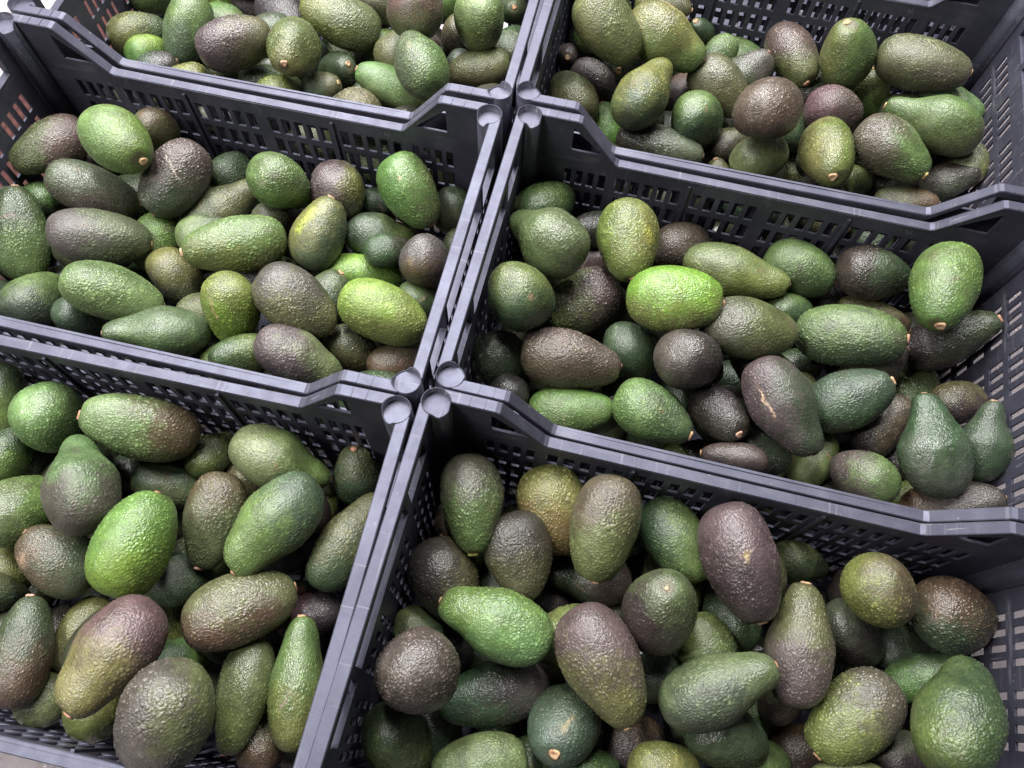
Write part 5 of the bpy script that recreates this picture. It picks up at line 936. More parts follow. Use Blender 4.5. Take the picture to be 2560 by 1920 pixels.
('BR',(0.4312,-0.073,0.054),(0.3426, 0.1341, 0.8116, 0.4538),0.0597,1.35,'g','dp','shaded green avocado above the big dark brown avocado, front right crate'),
('BR',(0.15,-0.1333,0.05),(0.5663, 0.2022, -0.796, 0.0689),0.0611,1.37,'dp','dp','shaded blackish avocado right of the smooth green avocado with tan stem, front right crate'),
('BR',(0.1636,-0.2888,0.086),(-0.1868, 0.6445, 0.3557, 0.6506),0.0596,1.32,'g','dg','shaded green avocado right of the light green avocado cut, front right crate'),
('BR',(0.4032,-0.155,0.098),(-0.3328, -0.4599, -0.6536, 0.5006),0.0595,1.46,'g','pu','shaded green avocado below the big dark brown avocado, front right crate'),
('BR',(0.1109,-0.1366,0.102),(0.2711, 0.5369, -0.5117, 0.6135),0.064,1.33,'dg','pu','shaded dark green avocado above the smooth green avocado with tan stem, front right crate'),
('BR',(0.3975,-0.1787,0.042),(0.4884, -0.2009, 0.6922, 0.4919),0.0572,1.34,'g','ol','shaded green avocado right of the dark green avocado under the large, front right crate'),
('BR',(0.4679,-0.1146,0.042),(-0.316, 0.4138, -0.0686, 0.851),0.0598,1.33,'g','dg','shaded green avocado below the dark grey avocado in shade, front right crate'),
('BR',(0.178,-0.1631,0.13),(-0.3648, -0.7611, 0.2524, 0.4733),0.06,1.43,'og','ol','shaded olive green avocado left of the long brown topped olive avocado, front right crate'),
('BR',(0.275,-0.0837,0.094),(-0.5947, 0.4609, 0.578, 0.3159),0.059,1.33,'g','dp','shaded green avocado above the round purple and olive avocado, front right crate'),
('BR',(0.2603,-0.0564,0.042),(0.5334, -0.6308, 0.206, 0.5245),0.0577,1.48,'ol','dp','shaded olive brown avocado left of the dark green avocado with bright, front right crate'),
('BR',(0.2139,-0.0403,0.102),(0.5579, 0.1033, 0.733, 0.3751),0.058,1.41,'tg','dg','shaded deep green avocado right of the olive avocado with brown top standing, front right crate'),
('BR',(0.3517,-0.0545,0.134),(0.4778, -0.6242, 0.1922, 0.5875),0.0599,1.38,'ol','dp','shaded olive brown avocado right of the large grey purple avocado leaning, front right crate'),
('BR',(0.0379,-0.1981,0.126),(-0.5801, 0.2049, 0.6761, 0.4053),0.0497,1.31,'tg','ol','shaded deep green avocado above the round purple brown avocado, front right crate'),
('BR',(0.1307,-0.2569,0.042),(0.5137, -0.5441, 0.624, 0.2252),0.046,1.31,'tg','dp','shaded deep green avocado below the dark brown avocado under the smooth, front right crate'),
('BR',(0.0632,-0.1957,0.09),(0.7079, -0.5625, -0.4218, 0.067),0.0446,1.39,'dp','dg','shaded blackish avocado right of the round purple brown avocado, front right crate'),
('BR',(0.314,-0.1452,0.134),(-0.6979, -0.4052, -0.5688, 0.159),0.0511,1.35,'g','dg','shaded green avocado below the dark green avocado between, front right crate'),
('BR',(0.1679,-0.2001,0.042),(0.601, 0.6242, -0.3212, 0.382),0.0472,1.49,'ol','pu','shaded olive brown avocado right of the dark brown avocado under the smooth, front right crate'),
]
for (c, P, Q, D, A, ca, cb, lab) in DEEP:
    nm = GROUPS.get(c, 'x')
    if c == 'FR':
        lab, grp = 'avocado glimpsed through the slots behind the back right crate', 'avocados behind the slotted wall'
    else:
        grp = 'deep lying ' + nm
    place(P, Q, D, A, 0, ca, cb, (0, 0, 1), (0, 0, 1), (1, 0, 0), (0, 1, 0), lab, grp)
# the bottom of the heap, too deep and dark to tell one fruit from the next
HEAP = [
((-0.1662,0.4539,0.082),(-0.7373, -0.0128, 0.5837, 0.3398),0.0561,1.35),
((-0.0794,0.5173,0.086),(-0.6453, 0.1638, -0.7387, 0.1053),0.0576,1.42),
((-0.4551,0.6307,0.134),(-0.6116, 0.5664, -0.4442, 0.3285),0.0605,1.39),
((-0.3956,0.4792,0.066),(0.246, -0.3404, 0.6854, 0.5949),0.0647,1.47),
((-0.523,0.5786,0.046),(-0.6698, 0.7315, 0.0591, 0.1134),0.0565,1.49),
((-0.5334,0.4384,0.066),(0.4986, 0.4118, -0.6461, 0.4054),0.0645,1.45),
((-0.3115,0.6317,0.134),(0.5903, -0.5746, 0.4315, 0.3677),0.0625,1.49),
((-0.1164,0.655,0.082),(-0.0059, 0.6225, 0.0068, 0.7826),0.0567,1.34),
((-0.1828,0.604,0.058),(-0.6365, -0.0179, 0.7521, 0.1697),0.0609,1.3),
((-0.0832,0.4133,0.074),(0.3389, -0.7908, 0.007, 0.5096),0.0605,1.4),
((-0.2807,0.6492,0.082),(0.1158, 0.45, 0.5877, 0.6623),0.0586,1.36),
((-0.267,0.4609,0.05),(-0.0183, 0.6292, 0.5737, 0.5241),0.0599,1.35),
((-0.4034,0.5523,0.042),(0.2272, -0.5746, -0.3362, 0.7107),0.0569,1.43),
((-0.115,0.4824,0.046),(0.2388, -0.4533, 0.4434, 0.7355),0.0566,1.44),
((-0.3318,0.4275,0.05),(0.4594, 0.6543, -0.151, 0.5814),0.0589,1.41),
((-0.4703,0.4161,0.078),(-0.3564, -0.6042, 0.0926, 0.7067),0.063,1.49),
((-0.0817,0.6108,0.054),(0.6545, -0.7244, 0.1185, 0.1812),0.0613,1.31),
((-0.5427,0.6462,0.134),(0.5425, 0.1117, -0.708, 0.4381),0.0643,1.43),
((-0.049,0.4771,0.134),(-0.3151, 0.7394, 0.3591, 0.4744),0.0564,1.32),
((-0.4662,0.4973,0.058),(-0.3256, -0.6156, -0.5044, 0.5105),0.061,1.49),
((-0.3562,0.6457,0.082),(-0.2543, -0.334, -0.6787, 0.6026),0.0573,1.44),
((-0.0535,0.4756,0.042),(-0.5424, 0.2589, 0.5774, 0.5526),0.0573,1.37),
((-0.2136,0.5513,0.042),(0.6759, -0.2733, -0.6595, 0.1831),0.0598,1.43),
((-0.5598,0.6194,0.078),(-0.2559, -0.4353, -0.6109, 0.6098),0.061,1.35),
((-0.1933,0.659,0.046),(0.6072, 0.5104, 0.4682, 0.3895),0.0566,1.39),
((-0.1931,0.4784,0.042),(0.3366, 0.0611, -0.6596, 0.6692),0.0586,1.36),
((-0.5452,0.4991,0.038),(-0.6128, -0.5954, -0.0651, 0.5155),0.0457,1.47),
((-0.3634,0.651,0.134),(0.7769, 0.6161, -0.1087, 0.0706),0.0511,1.38),
((-0.2592,0.6046,0.07),(0.1589, -0.4032, -0.5482, 0.7153),0.0464,1.42),
((-0.3508,0.5157,0.034),(-0.405, 0.6106, -0.2385, 0.6374),0.0461,1.42),
((-0.4081,0.3916,0.106),(0.4614, -0.4119, -0.4854, 0.6179),0.0466,1.46),
((-0.3141,0.6612,0.034),(-0.5892, -0.2652, -0.7011, 0.3015),0.0456,1.38),
((-0.0421,0.6445,0.07),(-0.1924, 0.0773, -0.5601, 0.802),0.0477,1.36),
((-0.0465,0.3951,0.034),(0.9006, -0.0685, 0.4075, 0.1345),0.0476,1.49),
((-0.2935,0.5512,0.038),(0.1467, -0.4247, -0.1945, 0.8719),0.0475,1.42),
((-0.5519,0.6685,0.042),(0.498, 0.1044, -0.8593, 0.0519),0.0479,1.37),
((-0.0737,0.5424,0.034),(-0.7005, 0.513, -0.4733, 0.1486),0.0477,1.33),
((-0.439,0.6675,0.042),(-0.3277, -0.8187, 0.0701, 0.4663),0.0486,1.36),
((-0.1331,0.41,0.038),(-0.2963, -0.4892, -0.319, 0.7557),0.0451,1.42),
((-0.1356,0.567,0.038),(-0.0626, -0.4502, -0.4513, 0.768),0.0456,1.37),
((-0.3808,0.627,0.042),(-0.6628, -0.141, -0.6508, 0.3425),0.0444,1.31),
((-0.0819,0.465,0.094),(-0.5112, -0.5516, 0.2275, 0.6185),0.0519,1.38),
((-0.4562,0.5748,0.062),(-0.5541, -0.5863, 0.576, 0.132),0.0463,1.5),
((-0.5268,0.5275,0.09),(-0.701, -0.5342, -0.4329, 0.1893),0.0464,1.38),
((-0.3978,0.4048,0.042),(0.5266, -0.5904, -0.4088, 0.4549),0.0513,1.36),
((-0.1581,0.4283,0.122),(-0.546, -0.3751, 0.7211, 0.203),0.046,1.35),
((-0.0395,0.5758,0.074),(0.1732, -0.093, 0.9522, 0.234),0.0474,1.36),
((-0.1098,0.6608,0.134),(0.6008, -0.6642, -0.291, 0.3366),0.0452,1.37),
((-0.0976,0.6749,0.038),(-0.8072, 0.0439, -0.5829, 0.0819),0.0512,1.36),
((-0.4476,0.6063,0.034),(-0.3773, 0.5491, -0.4217, 0.6151),0.0464,1.43),
((-0.4499,0.673,0.106),(-0.596, 0.3861, -0.6593, 0.2473),0.0478,1.45),
((-0.2678,0.6398,0.034),(-0.6688, 0.6546, 0.259, 0.2391),0.0441,1.45),
((-0.5485,0.4027,0.11),(0.2818, -0.5288, 0.3496, 0.7202),0.0443,1.35),
((0.1983,0.4937,0.042),(-0.0823, -0.6523, 0.3751, 0.6535),0.0584,1.46),
((0.5623,0.5172,0.074),(-0.2579, 0.4303, 0.669, 0.5485),0.0609,1.37),
((0.3245,0.4412,0.086),(0.6996, 0.6369, 0.3237, 0.0114),0.0606,1.43),
((0.0772,0.674,0.042),(-0.5636, -0.5263, 0.4584, 0.4418),0.0635,1.33),
((0.1728,0.5908,0.062),(-0.5449, 0.1641, -0.5959, 0.5667),0.0612,1.32),
((0.326,0.5246,0.066),(-0.2594, -0.358, 0.3375, 0.831),0.0598,1.43),
((0.4273,0.4754,0.058),(0.4681, 0.7743, 0.1948, 0.3786),0.0573,1.49),
((0.5245,0.4655,0.054),(0.0824, -0.6165, 0.2802, 0.7311),0.057,1.38),
((0.1293,0.5347,0.046),(-0.0413, -0.4735, -0.4219, 0.772),0.0567,1.36),
((0.3021,0.6456,0.05),(-0.2341, 0.084, 0.8237, 0.5096),0.0653,1.48),
((0.547,0.6693,0.07),(-0.4625, 0.7512, -0.1235, 0.4545),0.0577,1.41),
((0.1952,0.6678,0.09),(-0.3776, 0.7457, 0.4886, 0.2502),0.0561,1.32),
((0.444,0.5732,0.078),(0.4996, 0.6018, -0.1763, 0.5976),0.0588,1.48),
((0.0742,0.6112,0.05),(-0.5377, 0.3631, -0.4058, 0.6437),0.0589,1.36),
((0.1905,0.4522,0.086),(-0.6037, -0.3653, 0.6061, 0.367),0.0589,1.45),
((0.5335,0.5784,0.05),(0.5638, -0.4203, -0.477, 0.5272),0.0579,1.38),
((0.0949,0.4117,0.134),(-0.7442, 0.2849, -0.4847, 0.3607),0.0648,1.47),
((0.0974,0.4611,0.05),(-0.3446, 0.608, 0.0367, 0.7143),0.0595,1.44),
((0.246,0.4377,0.046),(0.1498, 0.4702, 0.3306, 0.8044),0.057,1.39),
((0.386,0.618,0.05),(0.5377, -0.067, 0.6569, 0.5243),0.0621,1.47),
((0.5452,0.4237,0.102),(0.18, 0.6851, 0.4932, 0.5049),0.0583,1.45),
((0.1192,0.4138,0.078),(0.3169, 0.3673, 0.6133, 0.6234),0.0576,1.32),
((0.4886,0.5272,0.046),(0.1687, 0.564, 0.2431, 0.771),0.0586,1.36),
((0.0648,0.5419,0.054),(0.1973, 0.101, 0.6429, 0.7332),0.0609,1.3),
((0.2327,0.6314,0.046),(0.1154, 0.0754, 0.6553, 0.7427),0.0641,1.44),
((0.2146,0.4066,0.114),(0.0768, -0.6776, -0.1936, 0.7053),0.0592,1.38),
((0.3983,0.5268,0.102),(0.6822, -0.1007, 0.5889, 0.4215),0.0505,1.36),
((0.2545,0.5266,0.042),(0.7089, -0.259, -0.4897, 0.4366),0.0471,1.31),
((0.066,0.4409,0.09),(-0.851, 0.3504, -0.391, 0.0087),0.0469,1.33),
((0.3077,0.4557,0.038),(-0.2703, -0.0959, 0.6527, 0.7013),0.0459,1.36),
((0.1829,0.4025,0.07),(0.7532, -0.0356, -0.6213, 0.2131),0.0441,1.44),
((0.406,0.6806,0.134),(0.2734, 0.7061, 0.069, 0.6495),0.0442,1.36),
((0.477,0.6354,0.038),(0.6533, -0.0909, 0.7512, 0.0271),0.0491,1.48),
((0.0552,0.4889,0.09),(0.6037, -0.1507, -0.5792, 0.5266),0.0456,1.34),
((0.2895,0.4023,0.054),(-0.0971, -0.6635, -0.2225, 0.7077),0.0456,1.34),
((0.2845,0.5845,0.034),(0.3861, -0.4149, -0.4556, 0.6865),0.0477,1.49),
((0.1821,0.6449,0.038),(-0.6031, -0.583, -0.4257, 0.3394),0.0483,1.42),
((0.1423,0.4346,0.034),(0.0196, -0.3667, -0.6179, 0.6952),0.0478,1.44),
((0.1529,0.5114,0.134),(-0.5948, -0.1456, -0.7028, 0.3619),0.0459,1.35),
((0.1316,0.6743,0.122),(0.6064, 0.4592, 0.3938, 0.5161),0.0451,1.38),
((0.4625,0.525,0.134),(0.7072, 0.4654, 0.201, 0.4928),0.0499,1.45),
((0.3665,0.6762,0.078),(-0.7513, -0.1538, 0.6336, 0.1025),0.0522,1.33),
((0.5377,0.41,0.046),(-0.2275, 0.4201, -0.45, 0.7545),0.0444,1.45),
((0.4452,0.41,0.034),(-0.8626, 0.3141, 0.383, 0.103),0.0479,1.31),
((0.4315,0.6748,0.034),(-0.7689, -0.2782, 0.5725, 0.0606),0.0453,1.3),
((0.5246,0.6797,0.134),(-0.7083, -0.3792, 0.4772, 0.3559),0.0463,1.44),
((0.205,0.5445,0.042),(0.1072, -0.4623, -0.3142, 0.8223),0.0457,1.33),
((0.0613,0.4022,0.046),(0.4944, 0.5426, 0.5535, 0.3934),0.0492,1.45),
((-0.2804,0.2594,0.058),(0.4602, -0.7333, 0.1115, 0.4879),0.0578,1.39),
((-0.5253,0.0612,0.05),(-0.1585, 0.7125, -0.09, 0.6776),0.0589,1.47),
((-0.4394,0.2892,0.11),(0.0448, 0.489, -0.389, 0.7795),0.0569,1.33),
((-0.1166,0.1612,0.05),(0.8016, 0.569, 0.1827, 0.017),0.0647,1.45),
((-0.0711,0.0763,0.054),(-0.4046, 0.5775, 0.3063, 0.6395),0.064,1.36),
((-0.5408,0.1244,0.042),(0.6386, -0.4721, 0.6037, 0.0701),0.0614,1.35),
((-0.2873,0.0886,0.054),(0.4949, -0.0859, 0.541, 0.6745),0.0597,1.34),
((-0.2173,0.0661,0.058),(0.0783, 0.1416, 0.5912, 0.7901),0.065,1.41),
((-0.384,0.0488,0.078),(-0.5376, -0.6564, 0.4742, 0.2351),0.0649,1.32),
((-0.0574,0.2534,0.05),(0.0459, -0.1904, 0.8626, 0.4665),0.0659,1.5),
((-0.1423,0.2869,0.05),(0.228, 0.484, 0.6597, 0.5278),0.063,1.45),
((-0.2178,0.1571,0.05),(-0.1734, 0.4585, -0.3877, 0.7807),0.0601,1.34),
((-0.4165,0.105,0.054),(-0.0174, -0.4993, 0.3806, 0.7781),0.0576,1.42),
((-0.2371,0.296,0.07),(-0.1866, -0.4603, 0.2936, 0.8168),0.0582,1.34),
((-0.4908,0.1621,0.106),(-0.0643, -0.7165, -0.2427, 0.6508),0.0615,1.33),
((-0.5483,0.2015,0.05),(0.2097, 0.0729, -0.7505, 0.6225),0.0565,1.38),
((-0.333,0.223,0.046),(-0.375, 0.1025, -0.8407, 0.3769),0.0623,1.34),
((-0.3602,0.3007,0.05),(0.7522, -0.2808, -0.0614, 0.5929),0.0624,1.4),
((-0.3314,0.1581,0.042),(-0.0746, 0.6705, -0.3325, 0.659),0.0574,1.46),
((-0.0565,0.1726,0.046),(0.5727, -0.7713, -0.2346, 0.1484),0.0577,1.42),
((-0.1806,0.0453,0.098),(-0.4993, -0.5609, 0.0601, 0.6577),0.0602,1.5),
((-0.1532,0.0983,0.042),(0.62, -0.5953, 0.4748, 0.1895),0.0565,1.33),
((-0.2093,0.2268,0.074),(-0.5106, -0.739, -0.4215, 0.1248),0.0569,1.45),
((-0.5358,0.3009,0.058),(0.2524, 0.8308, 0.0554, 0.4929),0.0618,1.33),
((-0.5171,0.3007,0.11),(0.5997, -0.4782, 0.6234, 0.1516),0.0448,1.4),
((-0.459,0.1126,0.098),(0.6367, -0.4883, 0.5466, 0.2396),0.0508,1.32),
((-0.3406,0.0701,0.034),(-0.1194, 0.3093, 0.595, 0.7321),0.046,1.5),
((-0.4786,0.1243,0.058),(0.0881, -0.064, 0.7289, 0.6759),0.0479,1.47),
((-0.1214,0.243,0.034),(0.4211, -0.4237, -0.4501, 0.6637),0.0465,1.44),
((-0.4041,0.2398,0.034),(-0.6557, 0.4882, 0.5418, 0.1953),0.0457,1.39),
((-0.2906,0.3078,0.11),(-0.3072, -0.2723, 0.7131, 0.5684),0.0449,1.33),
((-0.18,0.1935,0.034),(-0.2134, 0.0355, 0.7979, 0.5626),0.0449,1.36),
((-0.2332,0.1475,0.13),(0.0961, -0.379, 0.6328, 0.6683),0.0471,1.46),
((-0.4253,0.0425,0.034),(0.4732, 0.0133, -0.632, 0.6135),0.044,1.46),
((-0.4309,0.3023,0.034),(0.7714, -0.1829, 0.5255, 0.3087),0.0468,1.39),
((-0.1618,0.029,0.05),(0.1581, -0.5592, -0.2977, 0.7574),0.0444,1.37),
((-0.1203,0.1606,0.11),(-0.5444, 0.0081, 0.6941, 0.471),0.0482,1.41),
((-0.1122,0.3115,0.106),(-0.49, 0.0181, -0.8712, 0.0246),0.0459,1.44),
((0.4694,0.1841,0.07),(-0.049, 0.3135, 0.7146, 0.6234),0.0594,1.31),
((0.462,0.048,0.074),(-0.1428, 0.5078, -0.3609, 0.7691),0.0563,1.39),
((0.1075,0.0746,0.07),(0.5118, -0.5483, 0.221, 0.6234),0.0589,1.45),
((0.1672,0.3084,0.086),(0.1036, 0.5514, -0.0239, 0.8274),0.06,1.32),
((0.2647,0.2437,0.102),(0.6852, -0.6549, -0.3139, 0.0553),0.0641,1.43),
((0.1166,0.1258,0.042),(0.1875, -0.6587, 0.0694, 0.7254),0.0593,1.45),
((0.4066,0.1682,0.054),(-0.3121, 0.651, 0.3606, 0.5906),0.0565,1.42),
((0.2376,0.2363,0.05),(0.6674, 0.6428, -0.1805, 0.3297),0.058,1.39),
((0.3366,0.3074,0.082),(0.5639, -0.6254, 0.5322, 0.087),0.0589,1.36),
((0.2068,0.0648,0.042),(-0.3114, 0.4815, -0.6469, 0.5027),0.0634,1.5),
((0.4676,0.2534,0.066),(-0.8648, -0.078, -0.4825, 0.1148),0.0609,1.37),
((0.5311,0.2913,0.078),(-0.6912, -0.242, 0.6688, 0.1276),0.0567,1.31),
((0.0767,0.2807,0.066),(0.4995, 0.4399, 0.7428, 0.0725),0.0636,1.41),
((0.3081,0.247,0.046),(-0.1862, -0.4646, -0.2218, 0.8368),0.0592,1.35),
((0.3794,0.289,0.046),(-0.1979, -0.4881, 0.7285, 0.4381),0.0635,1.4),
((0.2753,0.3088,0.058),(-0.3385, 0.7175, -0.4946, 0.3551),0.0651,1.41),
((0.1404,0.1343,0.102),(-0.4895, -0.4629, -0.5191, 0.526),0.0597,1.44),
((0.3802,0.0662,0.05),(-0.4968, 0.1202, 0.6308, 0.5838),0.0567,1.45),
((0.4651,0.1009,0.046),(-0.7073, 0.1361, 0.5961, 0.3548),0.0619,1.47),
((0.0508,0.0858,0.046),(0.5374, 0.7009, -0.4445, 0.1496),0.0572,1.5),
((0.0615,0.2179,0.134),(-0.2704, 0.7288, 0.2646, 0.5707),0.0569,1.37),
((0.1715,0.2583,0.046),(0.5574, 0.4334, 0.4791, 0.5215),0.0448,1.38),
((0.3708,0.2263,0.042),(0.3769, 0.6862, 0.5766, 0.2336),0.0513,1.37),
((0.4669,0.3057,0.042),(0.0648, -0.6872, -0.3943, 0.6066),0.0513,1.39),
((0.3362,0.1262,0.034),(0.4568, 0.5997, 0.1988, 0.6262),0.0461,1.42),
((0.0711,0.2409,0.034),(0.594, 0.5283, -0.1485, 0.5882),0.0444,1.46),
((0.5477,0.27,0.038),(0.6803, -0.0736, -0.6975, 0.2129),0.0445,1.37),
((0.1814,0.3146,0.038),(-0.107, -0.154, 0.6249, 0.7579),0.0449,1.47),
((0.555,0.1478,0.034),(0.3956, -0.2447, -0.8619, 0.2018),0.0441,1.39),
((0.1272,0.1945,0.038),(-0.2067, 0.5409, 0.4683, 0.6674),0.0486,1.43),
((0.5473,0.3158,0.134),(-0.7049, -0.4546, 0.4818, 0.2534),0.0459,1.44),
((0.2715,0.1607,0.114),(-0.2085, -0.6202, -0.1373, 0.7436),0.0447,1.36),
((0.5596,0.3183,0.038),(-0.3406, 0.6749, -0.2039, 0.622),0.0448,1.38),
((0.0915,0.3275,0.05),(0.8647, 0.0438, 0.4952, 0.0725),0.0484,1.4),
((0.4171,0.2426,0.11),(-0.1462, -0.1699, -0.7121, 0.6654),0.046,1.49),
((0.0403,0.0601,0.09),(-0.5548, -0.3528, -0.5214, 0.544),0.044,1.43),
((0.0716,0.2309,0.082),(0.7546, -0.1315, -0.6412, 0.0461),0.0446,1.35),
((-0.3104,-0.1638,0.09),(0.5362, 0.5814, -0.4809, 0.3785),0.0562,1.36),
((-0.1105,-0.2837,0.05),(0.3538, -0.2768, 0.6797, 0.5798),0.0593,1.4),
((-0.5189,-0.1399,0.134),(-0.6415, 0.7257, -0.2467, 0.0315),0.0649,1.38),
((-0.451,-0.3043,0.134),(0.813, 0.2506, 0.5195, 0.0799),0.0583,1.3),
((-0.1868,-0.2841,0.042),(0.2211, 0.2783, -0.7105, 0.6073),0.0616,1.44),
((-0.3616,-0.1152,0.046),(-0.5844, 0.2124, 0.7807, 0.0623),0.0579,1.44),
((-0.4369,-0.1814,0.058),(-0.6484, -0.1201, -0.7501, 0.05),0.0644,1.32),
((-0.5141,-0.137,0.074),(0.1559, -0.0771, -0.5907, 0.7879),0.0579,1.44),
((-0.2646,-0.1719,0.134),(-0.7921, -0.5935, 0.0608, 0.1289),0.0581,1.38),
((-0.0521,-0.2766,0.07),(0.4857, 0.4863, -0.4435, 0.5753),0.0563,1.45),
((-0.4851,-0.315,0.07),(-0.5783, 0.5237, -0.0947, 0.6183),0.0598,1.45),
((-0.5416,-0.2316,0.134),(-0.749, 0.2172, 0.6235, 0.055),0.0583,1.32),
((-0.5522,-0.1857,0.046),(-0.6992, -0.6017, -0.2695, 0.2766),0.064,1.44),
((-0.371,-0.299,0.098),(0.4433, 0.2544, -0.7228, 0.4652),0.0565,1.47),
((-0.4702,-0.2143,0.134),(-0.7892, -0.1488, -0.584, 0.1178),0.0583,1.32),
((-0.464,-0.2568,0.094),(0.2171, -0.512, -0.1734, 0.8128),0.0602,1.44),
((-0.0666,-0.055,0.046),(-0.4442, 0.4961, -0.5221, 0.5329),0.062,1.4),
((-0.5208,-0.3264,0.134),(-0.5888, 0.2597, -0.6161, 0.4542),0.0603,1.33),
((-0.5419,-0.2723,0.058),(-0.2049, -0.7591, 0.4827, 0.3857),0.0641,1.39),
((-0.269,-0.2832,0.042),(0.1433, 0.2141, -0.4949, 0.8299),0.0572,1.31),
((-0.5318,-0.0689,0.118),(-0.4195, -0.3065, -0.8223, 0.2322),0.0567,1.36),
((-0.5459,-0.081,0.058),(0.605, 0.3622, -0.6811, 0.1969),0.0613,1.5),
((-0.3583,-0.1726,0.042),(0.6342, -0.4957, -0.3347, 0.4899),0.0588,1.4),
((-0.2553,-0.2699,0.134),(-0.515, -0.6645, -0.2091, 0.4995),0.0568,1.42),
((-0.4268,-0.3137,0.05),(-0.4149, -0.7783, 0.1633, 0.442),0.0584,1.45),
((-0.1607,-0.2998,0.13),(-0.2529, 0.8958, -0.1426, 0.3365),0.0561,1.44),
((-0.3928,-0.0615,0.062),(0.8035, -0.131, -0.5804, 0.0168),0.0567,1.46),
((-0.1691,-0.1169,0.09),(0.138, 0.4815, 0.4813, 0.7194),0.0521,1.49),
((-0.4781,-0.1527,0.102),(-0.6871, 0.7202, 0.0809, 0.0519),0.0457,1.47),
((-0.4407,-0.2473,0.038),(-0.1905, -0.1616, -0.6574, 0.7109),0.0456,1.46),
((-0.4694,-0.1025,0.038),(0.1614, 0.3586, -0.6252, 0.6742),0.0477,1.39),
((-0.1846,-0.3282,0.098),(-0.7643, -0.0512, -0.6412, 0.0458),0.0442,1.36),
((-0.4906,-0.2393,0.034),(0.1893, 0.816, -0.1572, 0.5231),0.0468,1.48),
((-0.3234,-0.3172,0.042),(0.6388, -0.1946, -0.5236, 0.529),0.0472,1.34),
((-0.2361,-0.0556,0.038),(0.4055, -0.2597, 0.4293, 0.7641),0.0441,1.33),
((-0.5577,-0.138,0.098),(-0.1203, 0.1296, 0.6566, 0.7333),0.0451,1.37),
((-0.0405,-0.1894,0.062),(0.6767, 0.6825, -0.2118, 0.1774),0.0498,1.48),
((-0.465,-0.0632,0.086),(-0.8282, 0.2582, -0.294, 0.4013),0.0458,1.35),
((-0.1699,-0.0503,0.034),(-0.6007, -0.3272, 0.6576, 0.3157),0.046,1.44),
((-0.5607,-0.3131,0.09),(-0.4774, -0.4083, -0.7389, 0.2437),0.0467,1.32),
((-0.3971,-0.1191,0.082),(-0.817, 0.5229, -0.2361, 0.0586),0.0464,1.43),
((-0.3524,-0.2026,0.09),(0.5019, 0.6149, -0.3471, 0.4995),0.0477,1.33),
((-0.3118,-0.0629,0.034),(0.7932, -0.1893, 0.5345, 0.2223),0.045,1.35),
((-0.3051,-0.0535,0.106),(0.3973, -0.3641, -0.4704, 0.6988),0.0499,1.49),
((-0.5186,-0.2099,0.09),(0.8278, -0.5196, -0.1121, 0.1795),0.0503,1.3),
((-0.5659,-0.2276,0.09),(-0.594, -0.8029, 0.0252, 0.0445),0.0489,1.34),
((0.4753,-0.2633,0.062),(0.798, 0.5449, 0.2565, 0.022),0.0623,1.44),
((0.2249,-0.1232,0.062),(0.5158, -0.6, 0.4955, 0.3583),0.0568,1.41),
((0.3241,-0.1451,0.054),(-0.2709, 0.0618, -0.7378, 0.6151),0.0639,1.47),
((0.5279,-0.2031,0.046),(-0.2782, 0.5705, 0.469, 0.6142),0.0617,1.45),
((0.5321,-0.2656,0.134),(0.5819, 0.6744, -0.25, 0.3796),0.0624,1.4),
((0.4295,-0.2808,0.134),(-0.492, -0.2959, 0.6793, 0.4571),0.0596,1.3),
((0.302,-0.283,0.074),(-0.7444, -0.3175, -0.5694, 0.1444),0.0562,1.38),
((0.3299,-0.0519,0.05),(0.303, -0.7084, -0.0911, 0.631),0.0612,1.37),
((0.1737,-0.0506,0.05),(-0.3849, 0.8186, 0.2924, 0.3102),0.0596,1.39),
((0.053,-0.0753,0.066),(0.4539, -0.4773, 0.6034, 0.4495),0.0629,1.5),
((0.0712,-0.3037,0.042),(-0.6717, 0.2266, -0.683, 0.1761),0.0575,1.39),
((0.5473,-0.2862,0.074),(0.3328, 0.3962, -0.6694, 0.5331),0.0644,1.41),
((0.4837,-0.1648,0.074),(0.7372, 0.1958, 0.6084, 0.2193),0.0604,1.32),
((0.2203,-0.2766,0.046),(-0.2585, 0.3676, -0.6755, 0.5846),0.0561,1.48),
((0.4137,-0.2944,0.078),(0.6086, -0.4796, -0.628, 0.0722),0.063,1.34),
((0.3539,-0.2996,0.13),(-0.583, 0.545, -0.5997, 0.0588),0.0591,1.33),
((0.3534,-0.2875,0.046),(-0.4797, -0.4395, -0.4519, 0.6103),0.056,1.41),
((0.104,-0.0589,0.042),(0.696, -0.7146, 0.0508, 0.0486),0.0576,1.35),
((0.4776,-0.2518,0.118),(0.5731, 0.4935, -0.2292, 0.6127),0.0448,1.37),
((0.0584,-0.2386,0.042),(0.565, 0.715, -0.2726, 0.3085),0.0482,1.37),
((0.262,-0.3134,0.134),(-0.4319, -0.6319, 0.5834, 0.2716),0.0458,1.42),
((0.3827,-0.128,0.046),(0.7661, 0.1557, 0.5164, 0.3494),0.0449,1.31),
((0.2721,-0.161,0.038),(0.3243, 0.7215, -0.0912, 0.605),0.0454,1.43),
((0.1272,-0.0446,0.094),(0.4826, -0.4884, 0.3392, 0.6431),0.046,1.36),
((0.5521,-0.1292,0.054),(-0.6584, -0.637, -0.0238, 0.4002),0.0443,1.38),
((0.5042,-0.3131,0.118),(-0.0757, 0.5035, -0.4754, 0.7174),0.0459,1.36),
((0.4388,-0.2888,0.034),(-0.3588, -0.1566, -0.6739, 0.6266),0.045,1.49),
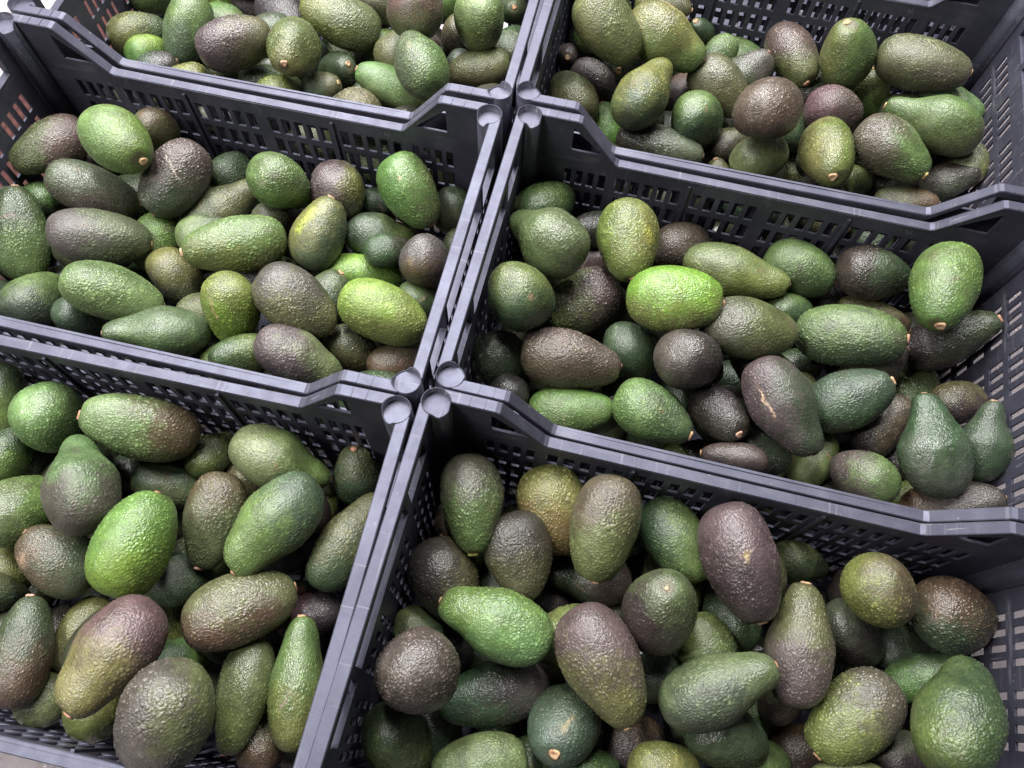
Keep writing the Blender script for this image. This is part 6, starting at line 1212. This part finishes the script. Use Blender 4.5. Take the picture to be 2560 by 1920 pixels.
((0.5439,-0.0719,0.042),(0.5144, 0.5911, -0.5815, 0.2186),0.0481,1.45),
((0.1823,-0.3131,0.046),(0.2302, 0.621, 0.0284, 0.7487),0.0464,1.47),
((0.0475,-0.1663,0.038),(0.4457, 0.0884, 0.7357, 0.5022),0.0494,1.45),
((0.2455,-0.31,0.09),(0.7088, -0.4861, -0.4462, 0.2493),0.0463,1.39),
((0.548,-0.1605,0.134),(-0.5326, 0.4473, -0.7063, 0.1318),0.0453,1.39),
((0.3139,-0.0369,0.102),(0.391, -0.5805, 0.108, 0.706),0.0442,1.5),
((0.4913,-0.3099,0.034),(-0.5826, -0.4685, 0.6299, 0.2103),0.0467,1.41),
((0.2337,-0.1958,0.098),(-0.132, -0.0823, -0.7233, 0.6727),0.0467,1.32),
((0.5593,-0.1714,0.086),(0.6759, 0.6948, 0.2448, 0.0239),0.0457,1.42),
]
verts, faces = [], []
LF = np.array([p.vertices[:] for p in LOW.polygons])
for k, (P, Q, D, A) in enumerate(HEAP):
    zc = LOWD[:, 2]; rad = np.sqrt(np.maximum(0, 1 - zc * zc)); az = np.arctan2(LOWD[:, 1], LOWD[:, 0])
    g = 0.5 * rad ** 0.86 * (1 - 0.12 * zc) * (1 + 0.012 * np.sin(9 * az + 5 * zc + k))
    L = np.c_[g * np.cos(az), g * np.sin(az), 0.5 * A * zc] * D
    R3 = np.array(Quaternion(Q).to_matrix())
    faces.append(LF + len(LOWD) * k)
    verts.append(L @ R3.T + np.array(P))
me = bpy.data.meshes.new("avocado_heap")
me.from_pydata(np.vstack(verts).tolist(), [], np.vstack(faces).tolist())
me.polygons.foreach_set("use_smooth", [True] * len(me.polygons))
me.materials.append(M_SKIN)
heap = bpy.data.objects.new("avocado_heap", me)
col.objects.link(heap)
heap["kind"] = "stuff"
heap["label"] = "dark heap of avocados filling the bottoms of the crates"
heap["col_a"] = (.060, .075, .036); heap["col_b"] = (.050, .045, .036); heap["blush"] = (0.0, 0.0, 1.0); heap["dull"] = 0.05
for me in (ICO, LOW): bpy.data.meshes.remove(me)
